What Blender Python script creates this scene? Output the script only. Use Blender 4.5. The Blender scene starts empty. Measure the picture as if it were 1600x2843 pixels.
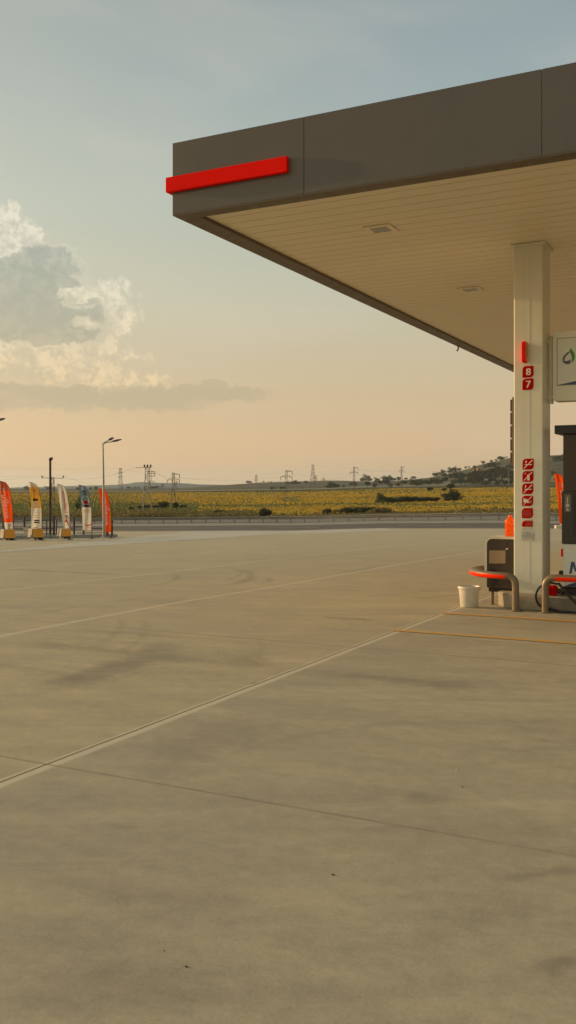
import bpy, bmesh, math, random
import numpy as np
from mathutils import Vector, Matrix
random.seed(7); rng = np.random.default_rng(11)
C = bpy.context.scene.collection
rad = math.radians

# ------------------------------------------------------------------ camera frame (metres; X along the canopy front, Y into the scene)
FPX, CX, HY, CAMH = 2355.0, 725.0, 1229.0, 1.6      # focal length, centre and horizon of the photograph in its own pixels
YAW = math.atan(1205.0/2355.0)
CS, SN = math.cos(YAW), math.sin(YAW)
def cam2w(r, d): return (CS*r - SN*d, SN*r + CS*d)
def w2cam(x, y): return (CS*x + SN*y, -SN*x + CS*y)

# ------------------------------------------------------------------ terrain height
TX = np.array([-900., 0, 300, 725, 1000, 1260, 2350])
TT = (TX-CX)/FPX
TD = np.array([0., 12, 16, 25, 36, 47, 60, 72, 85, 107, 130, 170, 220, 300, 400, 500, 650, 900, 1400])
TZ = np.array([
 [0]*7, [0]*7,
 [-.06,-.06,-.06,-.06,-.04,-.03,0],
 [-.25,-.25,-.25,-.2,-.18,-.17,-.1],
 [-.6,-.6,-.58,-.48,-.42,-.38,-.3],
 [-1.0,-1.0,-1.0,-.85,-.7,-.6,-.5],
 [-1.5,-1.5,-1.45,-1.3,-1.1,-1.0,-.8],
 [-1.95,-1.95,-1.9,-1.75,-1.55,-1.45,-1],
 [-2.4,-2.4,-2.3,-2.15,-1.75,-1.55,-1],
 [-2.7,-2.7,-2.65,-2.35,-1.9,-1.6,-1],
 [-3,-2.9,-2.8,-2.5,-2.1,-1.7,-1.0],
 [-2.9,-2.8,-2.7,-2.5,-2.2,-1.7,-1],
 [-2.4,-2.3,-2.1,-2.2,-2.0,-1.4,-.5],
 [-1.6,-1.5,-1.3,-1.6,-1.1,-.3,.5],
 [-1.0,-.9,-.6,-.9,.4,1.2,2],
 [-.7,-.6,-.3,-.1,1.7,2.3,3.0],
 [-.9,-.8,-.5,1.1,2.7,3.2,3.8],
 [0,0,1,2.5,4.5,5.,6],
 [0,0,1,3,6,7,8]], float)
def hermite(xs, ys, x):
    x = np.clip(x, xs[0], xs[-1])
    h = np.diff(xs); dl = np.diff(ys)/h
    m = np.zeros_like(ys); m[1:-1] = np.where(dl[:-1]*dl[1:] > 0, 2*dl[:-1]*dl[1:]/(dl[:-1]+dl[1:]+1e-12), 0)
    m[0], m[-1] = dl[0], dl[-1]
    i = np.clip(np.searchsorted(xs, x)-1, 0, len(xs)-2)
    t = (x-xs[i])/h[i]
    return ((2*t**3-3*t**2+1)*ys[i] + (t**3-2*t**2+t)*h[i]*m[i] + (-2*t**3+3*t**2)*ys[i+1] + (t**3-t**2)*h[i]*m[i+1])
def zbase(r, d):
    r = np.asarray(r, float); d = np.asarray(d, float)
    dd = np.clip(d, 0, 1400); t = np.clip(r/np.maximum(d, 14), TT[0], TT[-1])
    cols = np.array([hermite(TD, TZ[:, k], dd) for k in range(len(TX))])
    k = np.clip(np.searchsorted(TT, t)-1, 0, len(TT)-2)
    f = (t-TT[k])/(TT[k+1]-TT[k]); f = f*f*(3-2*f)*.5 + f*.5
    idx = np.indices(k.shape) if k.ndim else ()
    a = cols[(k,)+tuple(idx)]; b = cols[(k+1,)+tuple(idx)]
    return a*(1-f) + b*f
R1 = [(-2000,1229),(500,1229),(700,1227),(800,1221),(900,1215.5),(960,1212),(1020,1207),(1070,1202.5),(1110,1195),(1130,1190),(1170,1181),(1210,1169),(1260,1157),(1290,1150),(1350,1146),(1400,1145),(1450,1147),(1600,1156),(2000,1182),(2600,1212),(4000,1222)]
R2 = [(-2000,1233),(400,1230),(480,1225.5),(540,1221.5),(600,1217.5),(650,1214),(720,1211.5),(780,1210.5),(820,1208.5),(880,1209.5),(960,1212),(1040,1214),(1200,1219),(4000,1222)]
R3 = [(-2600,1216),(-800,1219),(-300,1223),(0,1227),(60,1225),(120,1224.5),(180,1222),(280,1219.5),(325,1216),(345,1212.3),(362,1212),(400,1214),(470,1215.5),(500,1218),(560,1219),(640,1221),(900,1224),(1400,1222),(4000,1218)]
RIDGES = [(R1, 1150., 560., 2000.), (R2, 1750., 760., 2900.), (R3, 4600., 2600., 7500.)]
def zterrain(r, d):
    r = np.asarray(r, float); d = np.asarray(d, float)
    z = zbase(r, d)
    px = CX + FPX*np.clip(r/np.maximum(d, 14), -1.4, 1.4)
    for tab, dr, d0, d1 in RIDGES:
        xs = np.array([p[0] for p in tab], float); ys = np.array([p[1] for p in tab], float)
        y = hermite(xs, ys, px)
        top = CAMH + (HY-y)*dr/FPX
        t = np.clip((d-d0)/(dr-d0), 0, 1); up = t*t*(3-2*t)*.45 + t*.55
        t2 = np.clip((d-dr)/(d1-dr), 0, 1); dn = 1-t2*t2*(3-2*t2)
        base = zbase(r, np.clip(d, 0, d0))
        wob = 1 + .02*np.sin(px*.06+d*.004)*np.clip((d-d0)/200, 0, 1)*(up < .97)
        hz = base + (top-base)*up*dn*wob
        z = np.where(d > d0, np.maximum(z, hz), z)
    return z
def G(x, y, dmin=3., dmax=7000.):
    """the point of the ground that the photograph shows at its pixel x, y"""
    t = (x-CX)/FPX; s = (HY-y)/FPX
    d = dmin*np.power(dmax/dmin, np.linspace(0, 1, 6000))
    hit = (CAMH + s*d) <= zterrain(t*d, d)
    i = int(np.argmax(hit)) if hit.any() else len(d)-1
    D = float(d[i]); X, Y = cam2w(t*D, D)
    return Vector((X, Y, float(zterrain(np.array(t*D), np.array(D))))), D
def GD(x, D):
    t = (x-CX)/FPX; X, Y = cam2w(t*D, D)
    return Vector((X, Y, float(zterrain(np.array(t*D), np.array(D)))))
def PY(x, y, Y):
    """the point of the vertical plane Y = const seen at pixel x, y"""
    t = (x-CX)/FPX
    X = Y*(t*CS - SN)/(CS + t*SN); d = -SN*X + CS*Y
    return Vector((X, Y, CAMH + (HY-y)/FPX*d))

# ------------------------------------------------------------------ node helpers
class N:
    def __init__(s, tree): s.t = tree; s.n = tree.nodes; s.l = tree.links
    def new(s, typ, **kw):
        nd = s.n.new(typ)
        for k, v in kw.items(): setattr(nd, k, v)
        return nd
    def put(s, sock, v):
        if hasattr(v, 'is_output') or hasattr(v, 'links'): s.l.new(v, sock)
        else: sock.default_value = v
    def m(s, op, a, b=None, c=None, clamp=False):
        nd = s.new('ShaderNodeMath', operation=op, use_clamp=clamp)
        for i, v in enumerate((a, b, c)):
            if v is not None: s.put(nd.inputs[i], v)
        return nd.outputs[0]
    def vm(s, op, a, b=None, scale=None):
        nd = s.new('ShaderNodeVectorMath', operation=op)
        s.put(nd.inputs[0], a)
        if b is not None: s.put(nd.inputs[1], b)
        if scale is not None: s.put(nd.inputs['Scale'], scale)
        return nd.outputs['Value'] if op in ('LENGTH', 'DOT_PRODUCT', 'DISTANCE') else nd.outputs['Vector']
    def ss(s, v, lo, hi, a=0., b=1.):
        nd = s.new('ShaderNodeMapRange', interpolation_type='SMOOTHSTEP')
        s.put(nd.inputs[0], v)
        for i, q in zip((1, 2, 3, 4), (lo, hi, a, b)): nd.inputs[i].default_value = q
        return nd.outputs[0]
    def noise(s, vec, scale, detail=4., rough=.55, dist=0., color=False):
        nd = s.new('ShaderNodeTexNoise'); s.put(nd.inputs['Vector'], vec)
        nd.inputs['Scale'].default_value = scale; nd.inputs['Detail'].default_value = detail
        nd.inputs['Roughness'].default_value = rough; nd.inputs['Distortion'].default_value = dist
        return nd.outputs['Color' if color else 'Fac']
    def mix(s, fac, a, b, blend='MIX'):
        nd = s.new('ShaderNodeMix', data_type='RGBA', blend_type=blend)
        s.put(nd.inputs[0], fac)
        for i, v in ((6, a), (7, b)):
            if isinstance(v, tuple) and len(v) == 3: v = v+(1.,)
            s.put(nd.inputs[i], v)
        return nd.outputs[2]
    def ramp(s, fac, stops, interp='LINEAR'):
        nd = s.new('ShaderNodeValToRGB'); cr = nd.color_ramp; cr.interpolation = interp
        while len(cr.elements) < len(stops): cr.elements.new(.5)
        for e, (p, c) in zip(cr.elements, stops): e.position = p; e.color = (*c, 1)
        s.put(nd.inputs[0], fac); return nd.outputs[0]
    def comb(s, x, y, z):
        nd = s.new('ShaderNodeCombineXYZ')
        for i, v in enumerate((x, y, z)): s.put(nd.inputs[i], v)
        return nd.outputs[0]
    def sep(s, v):
        nd = s.new('ShaderNodeSeparateXYZ'); s.put(nd.inputs[0], v); return nd.outputs
def srgb(r, g, b):
    f = lambda c: (c/255/12.92) if c <= 10 else ((c/255+.055)/1.055)**2.4
    return (f(r), f(g), f(b))
def newmat(name):
    m = bpy.data.materials.new(name); m.use_nodes = True
    k = N(m.node_tree); bs = m.node_tree.nodes['Principled BSDF']
    return m, k, bs
def setp(bs, rough=.5, metal=0., spec=.5, **kw):
    bs.inputs['Roughness'].default_value = rough; bs.inputs['Metallic'].default_value = metal
    bs.inputs['Specular IOR Level'].default_value = spec
    for q, v in kw.items(): bs.inputs[q.replace('_', ' ')].default_value = v
def mat(name, col, rough=.5, metal=0., var=.12, scale=3., spec=.5, bump=0., bscale=40., dirt=0.):
    """plain paint, metal or plastic with faint wear: colour noise, roughness noise, optional fine bump and grime patches"""
    m, k, bs = newmat(name); setp(bs, rough, metal, spec)
    pos = k.new('ShaderNodeTexCoord').outputs['Object']
    n1 = k.noise(pos, scale, 5., .6); n2 = k.noise(pos, scale*9, 3., .6)
    f = k.m('ADD', k.m('MULTIPLY', n1, .7), k.m('MULTIPLY', n2, .3))
    lo = tuple(c*(1-var) for c in col); hi = tuple(min(1, c*(1+var)) for c in col)
    c = k.mix(k.ss(f, .3, .7), lo, hi)
    if dirt:
        c = k.mix(k.m('MULTIPLY', k.ss(k.noise(pos, scale*2.3, 6., .7), .52, .75), dirt), c, (.11, .085, .055))
    k.put(bs.inputs['Base Color'], c)
    k.put(bs.inputs['Roughness'], k.ss(n2, .2, .8, max(.03, rough*.8), min(1, rough*1.2)))
    if bump:
        b = k.new('ShaderNodeBump'); b.inputs['Strength'].default_value = bump; b.inputs['Distance'].default_value = .01
        k.put(b.inputs['Height'], k.noise(pos, bscale, 5., .65)); k.put(bs.inputs['Normal'], b.outputs[0])
    return m

# ------------------------------------------------------------------ mesh helpers
class MB:
    def __init__(s): s.v = []; s.f = []; s.mi = []
    def add(s, vs, fs, mi=0):
        o = len(s.v); s.v += [tuple(v) for v in vs]; s.f += [tuple(i+o for i in f) for f in fs]; s.mi += [mi]*len(fs); return s
    def box(s, x0, x1, y0, y1, z0, z1, mi=0):
        return s.add([(x0,y0,z0),(x1,y0,z0),(x1,y1,z0),(x0,y1,z0),(x0,y0,z1),(x1,y0,z1),(x1,y1,z1),(x0,y1,z1)],
                     [(0,3,2,1),(4,5,6,7),(0,1,5,4),(1,2,6,5),(2,3,7,6),(3,0,4,7)], mi)
    def tube(s, pts, r, n=10, caps=True, mi=0):
        pts = [Vector(p) for p in pts]; rs = r if isinstance(r, (list, tuple)) else [r]*len(pts)
        up = None; vs = []; fs = []
        for i, p in enumerate(pts):
            d = (pts[min(i+1, len(pts)-1)] - pts[max(i-1, 0)])
            d = d.normalized() if d.length > 1e-9 else Vector((0,0,1))
            if up is None: up = d.cross(Vector((0,0,1)) if abs(d.z) < .9 else Vector((1,0,0))).normalized()
            else: up = (up - d*up.dot(d)).normalized()
            w = d.cross(up)
            for k in range(n):
                a = 2*math.pi*k/n; vs.append(p + (up*math.cos(a)+w*math.sin(a))*rs[i])
        for i in range(len(pts)-1):
            for k in range(n):
                k2 = (k+1) % n; fs.append((i*n+k, (i+1)*n+k, (i+1)*n+k2, i*n+k2))
        if caps: fs.append(tuple(range(n))); fs.append(tuple((len(pts)-1)*n+k for k in reversed(range(n))))
        return s.add(vs, fs, mi)
    def lathe(s, prof, n=24, cx=0., cy=0., mi=0, close=True):
        vs = []; fs = []
        for r, z in prof:
            for k in range(n):
                a = 2*math.pi*k/n; vs.append((cx+r*math.cos(a), cy+r*math.sin(a), z))
        for i in range(len(prof)-1):
            for k in range(n):
                k2 = (k+1) % n; fs.append((i*n+k, i*n+k2, (i+1)*n+k2, (i+1)*n+k))
        if close: fs.append(tuple(reversed(range(n)))); fs.append(tuple((len(prof)-1)*n+k for k in range(n)))
        return s.add(vs, fs, mi)
    def prism(s, poly, y0, y1, mi=0, plane='xz'):
        """outline in a vertical plane given thickness; poly counter-clockwise seen from -Y"""
        n = len(poly)
        if plane == 'xz': a = [(p[0], y0, p[1]) for p in poly]; b = [(p[0], y1, p[1]) for p in poly]
        elif plane == 'xy': a = [(p[0], p[1], y1) for p in poly]; b = [(p[0], p[1], y0) for p in poly]
        else: a = [(y1, p[0], p[1]) for p in poly]; b = [(y0, p[0], p[1]) for p in poly]
        fs = [tuple(range(n)), tuple(n+i for i in reversed(range(n)))]
        fs += [(i, n+i, n+(i+1) % n, (i+1) % n) for i in range(n)]
        return s.add(a+b, fs, mi)
    def mesh(s, name):
        me = bpy.data.meshes.new(name); me.from_pydata(s.v, [], s.f); me.update()
        if any(s.mi): me.polygons.foreach_set('material_index', s.mi)
        return me
    def build(s, name, mats, parent=None, smooth=False, bevel=0., seg=2):
        me = s.mesh(name)
        for m in (mats if isinstance(mats, (list, tuple)) else [mats]): me.materials.append(m)
        if bevel or smooth:
            bm = bmesh.new(); bm.from_mesh(me)
            bmesh.ops.recalc_face_normals(bm, faces=bm.faces)
            if bevel:
                es = [e for e in bm.edges if len(e.link_faces) == 2 and e.calc_face_angle(0) > .6]
                bmesh.ops.bevel(bm, geom=es, offset=bevel, segments=seg, affect='EDGES', profile=.5)
            bm.to_mesh(me); bm.free()
        if smooth:
            me.polygons.foreach_set('use_smooth', [True]*len(me.polygons))
            try: me.set_sharp_from_angle(angle=rad(40))
            except Exception: pass
        o = bpy.data.objects.new(name, me); C.objects.link(o); o.parent = parent
        return o
def tag(o, label=None, cat=None, group=None, kind=None):
    if label: o['label'] = label
    if cat: o['category'] = cat
    if group: o['group'] = group
    if kind: o['kind'] = kind
    return o
def thing(name, label, cat, loc=(0,0,0), rz=0., group=None):
    o = bpy.data.objects.new(name, None); C.objects.link(o); o.location = loc; o.rotation_euler = (0,0,rz)
    o.empty_display_size = .2
    return tag(o, label, cat, group)
def dup(root, loc, rz=None, scale=None, label=None, group=None):
    r = root.copy(); C.objects.link(r); r.location = loc
    if rz is not None: r.rotation_euler = (0,0,rz)
    if scale is not None: r.scale = scale if isinstance(scale, (tuple, list)) else (scale,)*3
    if label: r['label'] = label
    if group: r['group'] = group
    for ch in list(root.children):
        c = ch.copy(); C.objects.link(c); c.parent = r
        for g in list(ch.children):
            d = g.copy(); C.objects.link(d); d.parent = c
    return r
def npmesh(name, verts, quads, m, mi=None, smooth=False):
    """big mesh from numpy arrays of quads"""
    me = bpy.data.meshes.new(name); nv = len(verts); nq = len(quads)
    me.vertices.add(nv); me.vertices.foreach_set('co', np.asarray(verts, np.float32).ravel())
    me.loops.add(nq*4); me.loops.foreach_set('vertex_index', np.asarray(quads, np.int32).ravel())
    me.polygons.add(nq); me.polygons.foreach_set('loop_start', np.arange(0, nq*4, 4, dtype=np.int32))
    if mi is not None: me.polygons.foreach_set('material_index', np.asarray(mi, np.int32))
    me.update(calc_edges=True); me.validate()
    for q in (m if isinstance(m, (list, tuple)) else [m]): me.materials.append(q)
    if smooth: me.polygons.foreach_set('use_smooth', [True]*len(me.polygons))
    return me
def npobj(name, verts, quads, m, mi=None, smooth=False, parent=None):
    o = bpy.data.objects.new(name, npmesh(name, verts, quads, m, mi, smooth)); C.objects.link(o); o.parent = parent; return o
def gridobj(name, rr, dd, zz, m):
    """sheet from 2-D arrays in camera-frame r, d and height z"""
    X = CS*rr - SN*dd; Y = SN*rr + CS*dd; n0, n1 = rr.shape
    v = np.stack([X, Y, zz], -1).reshape(-1, 3)
    i = (np.arange(n0-1)[:, None]*n1 + np.arange(n1-1)[None]).ravel()
    q = np.stack([i, i+1, i+n1+1, i+n1], -1)
    return tag(npobj(name, v, q, m, smooth=True), kind='structure')
def textpolys(s, size=1., bold=0.):
    cu = bpy.data.curves.new('lettering', 'FONT'); cu.body = s; cu.size = size; cu.resolution_u = 3; cu.offset = bold
    o = bpy.data.objects.new('lettering', cu); C.objects.link(o)
    dg = bpy.context.evaluated_depsgraph_get(); dg.update()
    me = o.evaluated_get(dg).to_mesh()
    v = [tuple(p.co) for p in me.vertices]; f = [tuple(p.vertices) for p in me.polygons]
    o.evaluated_get(dg).to_mesh_clear(); bpy.data.objects.remove(o); bpy.data.curves.remove(cu)
    return v, f
HAZE = 1.0e-4
# ------------------------------------------------------------------ camera, sun, sky
sc = bpy.context.scene
cam = bpy.data.cameras.new('camera'); co = bpy.data.objects.new('camera', cam); C.objects.link(co); sc.camera = co
cam.sensor_fit = 'VERTICAL'; cam.sensor_height = 36.; cam.lens = FPX/2576*36; cam.shift_y = -(1288-HY)/2576.
cam.clip_start = .05; cam.clip_end = 20000
co.location = (0, 0, CAMH); co.rotation_euler = (rad(90), 0, YAW)
cam.dof.use_dof = True; cam.dof.focus_distance = 14.; cam.dof.aperture_fstop = 8.0
SUN_EL, SUN_A = rad(12.), rad(3.6)          # height of the sun; how far it stands in front of the canopy's front plane
sv = Vector((-math.cos(SUN_EL)*math.cos(SUN_A), -math.cos(SUN_EL)*math.sin(SUN_A), math.sin(SUN_EL)))
sl = bpy.data.lights.new('sun', 'SUN'); sl.energy = 4.4; sl.angle = rad(.8); sl.color = (1., .66, .34)
so = bpy.data.objects.new('sun', sl); C.objects.link(so); so.rotation_euler = (-sv).to_track_quat('-Z', 'Y').to_euler()
sc.view_settings.view_transform = 'Standard'; sc.view_settings.look = 'None'
sc.view_settings.exposure = 0.; sc.view_settings.gamma = 1.
sc.cycles.max_bounces = 8; sc.cycles.volume_bounces = 1; sc.cycles.transparent_max_bounces = 12
sc.cycles.sample_clamp_indirect = 6.
sc.cycles.use_denoising = True; sc.cycles.use_adaptive_sampling = True; sc.cycles.adaptive_threshold = .02

w = bpy.data.worlds.new('World'); sc.world = w; w.use_nodes = True
k = N(w.node_tree); w.node_tree.nodes.clear()
dirv = k.new('ShaderNodeTexCoord').outputs['Generated']
sky = k.new('ShaderNodeTexSky', sky_type='NISHITA'); sky.sun_disc = False; sky.sun_elevation = SUN_EL
sky.sun_rotation = math.atan2(sv.x, sv.y); sky.air_density = 1.; sky.dust_density = 3.; sky.ozone_density = 1.
dx, dy, dz = k.sep(dirv)
DEG = 180/math.pi
el = k.m('MULTIPLY', k.m('ARCSINE', dz), DEG)
fw = k.m('ADD', k.m('MULTIPLY', dx, -SN), k.m('MULTIPLY', dy, CS))
rt = k.m('ADD', k.m('MULTIPLY', dx, CS), k.m('MULTIPLY', dy, SN))
az = k.m('MULTIPLY', k.m('ARCTAN2', rt, fw), DEG)          # degrees clockwise from the view over the field
# hazy evening air: warm and bright low down, grey-blue high up; redder and brighter round the sun
e01 = k.m('DIVIDE', el, 60., clamp=True)
S = srgb
left = k.ramp(e01, [(0., S(236,192,140)), (.04, S(232,194,147)), (.10, S(214,191,154)), (.19, S(203,201,176)), (.28, S(190,197,183)), (.38, S(172,182,177)), (.55, S(150,160,160)), (1., S(112,128,138))])
right = k.ramp(e01, [(0., S(218,181,136)), (.04, S(222,186,144)), (.10, S(209,187,149)), (.19, S(196,194,170)), (.28, S(176,186,177)), (.38, S(155,172,175)), (.55, S(126,148,158)), (1., S(96,118,134))])
side = k.ss(az, -22., 22.)
ramp = k.mix(side, left, right)
sunc = k.m('MAXIMUM', k.vm('DOT_PRODUCT', dirv, tuple(sv)), 0.)
glow = k.m('ADD', k.m('MULTIPLY', k.m('POWER', sunc, 6.), .5), k.m('MULTIPLY', k.m('POWER', sunc, 60.), 1.6))
ramp = k.mix(1., ramp, k.mix(k.m('MULTIPLY', glow, 1.), (0,0,0), (1., .78, .46)), 'ADD')
nis = k.mix(1., sky.outputs[0], (.07, .07, .07), 'MULTIPLY')
clear = k.mix(.10, ramp, nis)
# sky beside and behind the view, brightened out of frame as added fill light
fill_sky = k.ss(k.m('ABSOLUTE', az), 38., 95.)
clear = k.mix(1., clear, k.mix(fill_sky, (1.05, 1.04, 1.03), (1.5, 1.42, 1.28)), 'MULTIPLY')
# soft streaks of thin high cloud
p = k.comb(az, el, 0.)
st = k.noise(k.comb(k.m('MULTIPLY', az, .05), k.m('MULTIPLY', k.m('ADD', el, k.m('MULTIPLY', az, .12)), .17), 3.), 1., 4., .5, .4)
clear = k.mix(k.m('MULTIPLY', k.ss(st, .45, .75), .16), clear, S(226, 214, 196))
# cumulus over the field: groups of soft swellings in azimuth / elevation, broken up by turbulence
def ang(x, y):
    a = math.atan((x-CX)/FPX); return a*DEG, math.atan((HY-y)/FPX*math.cos(a))*DEG
def swell(pv, items):
    out = None
    for x, y, sx, sy in items:
        a, e = ang(x, y)
        q = k.vm('MULTIPLY', k.vm('SUBTRACT', pv, (a, e, 0)), (FPX/DEG/sx, FPX/DEG/sy, 0))
        f = k.m('SUBTRACT', 1., k.vm('LENGTH', q))
        out = f if out is None else k.m('SMOOTH_MAX', out, f, .18)
    return out
warp = k.vm('SUBTRACT', k.noise(p, .75, 6., .58, color=True), (.5, .5, .5))
warp2 = k.vm('SUBTRACT', k.noise(p, 2.6, 5., .6, color=True), (.5, .5, .5))
pw = k.vm('ADD', p, k.vm('ADD', k.vm('MULTIPLY', warp, (2.4, 1.6, 0)), k.vm('MULTIPLY', warp2, (.45, .4, 0))))
vor = k.new('ShaderNodeTexVoronoi', feature='SMOOTH_F1'); k.put(vor.inputs['Vector'], pw); vor.inputs['Scale'].default_value = 1.1; vor.inputs['Smoothness'].default_value = .5
vor2 = k.new('ShaderNodeTexVoronoi', feature='SMOOTH_F1'); k.put(vor2.inputs['Vector'], pw); vor2.inputs['Scale'].default_value = 2.7; vor2.inputs['Smoothness'].default_value = .4
puff = k.m('SUBTRACT', .5, k.m('ADD', k.m('MULTIPLY', vor.outputs['Distance'], .65), k.m('MULTIPLY', vor2.outputs['Distance'], .35)))
fine = k.m('SUBTRACT', k.noise(p, 2.2, 9., .62), .5)
thick = swell(pw, [(-220,720,220,140),(-60,690,120,75),(30,668,80,50),(105,668,105,62),(60,745,185,105),(130,795,165,75),(-200,800,200,120),(120,835,175,42)])
hole = swell(pw, [(150,748,75,22),(185,742,60,20),(150,770,90,16),(195,812,60,26),(120,800,60,18),(12,640,40,45)])
bright = swell(pw, [(15,590,85,90),(90,625,85,55),(-80,600,110,90),(285,775,85,70),(215,745,95,30),(250,830,85,45),(180,905,190,60),(40,905,210,62),(-160,910,220,70),(310,960,120,30)])
band = swell(pw, [(60,998,330,40),(330,1000,260,36),(540,985,190,26),(-260,990,330,60)])
def cl(f, pf, ff): return k.m('ADD', f, k.m('ADD', k.m('MULTIPLY', puff, pf), k.m('MULTIPLY', fine, ff)))
fb = cl(bright, .55, .75); ft = cl(thick, .34, .26); fd = cl(band, .20, .32)
low = k.ss(el, 4., 14.)                               # low clouds sit in warmer, hazier air
lit = k.mix(low, S(243,213,162), S(240,232,210)); grey = k.mix(low, S(192,178,148), S(169,174,160))
detail = k.ss(k.m('ADD', puff, fine), -.22, .3)
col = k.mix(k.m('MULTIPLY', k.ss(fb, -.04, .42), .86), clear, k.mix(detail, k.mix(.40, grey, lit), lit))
ft = k.m('SUBTRACT', ft, k.m('MULTIPLY', k.ss(cl(hole, .45, .6), -.25, .75), .42))
tk = k.ss(ft, -.03, .27)
body = k.mix(k.m('MULTIPLY', k.ss(ft, .26, .02), .80), grey, lit)
body = k.mix(k.m('MULTIPLY', detail, .16), body, lit)
col = k.mix(k.m('MULTIPLY', tk, .88), col, body)
topedge = k.ss(k.m('SUBTRACT', el, k.m('MULTIPLY', puff, .8)), 5.35, 6.1)
bcol = k.mix(k.m('MULTIPLY', topedge, k.ss(fd, .34, .02)), S(188,174,144), S(240,212,164))
col = k.mix(k.m('MULTIPLY', k.m('MULTIPLY', k.ss(fd, -.02, .45), .66), k.ss(k.noise(k.comb(k.m('MULTIPLY', az, .22), el, 7.), 1., 5., .6), .25, .55, .62, 1.)), col, bcol)
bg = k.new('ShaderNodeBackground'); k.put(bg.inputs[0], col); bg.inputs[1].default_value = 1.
k.l.new(bg.outputs[0], k.new('ShaderNodeOutputWorld').inputs[0])

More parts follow.
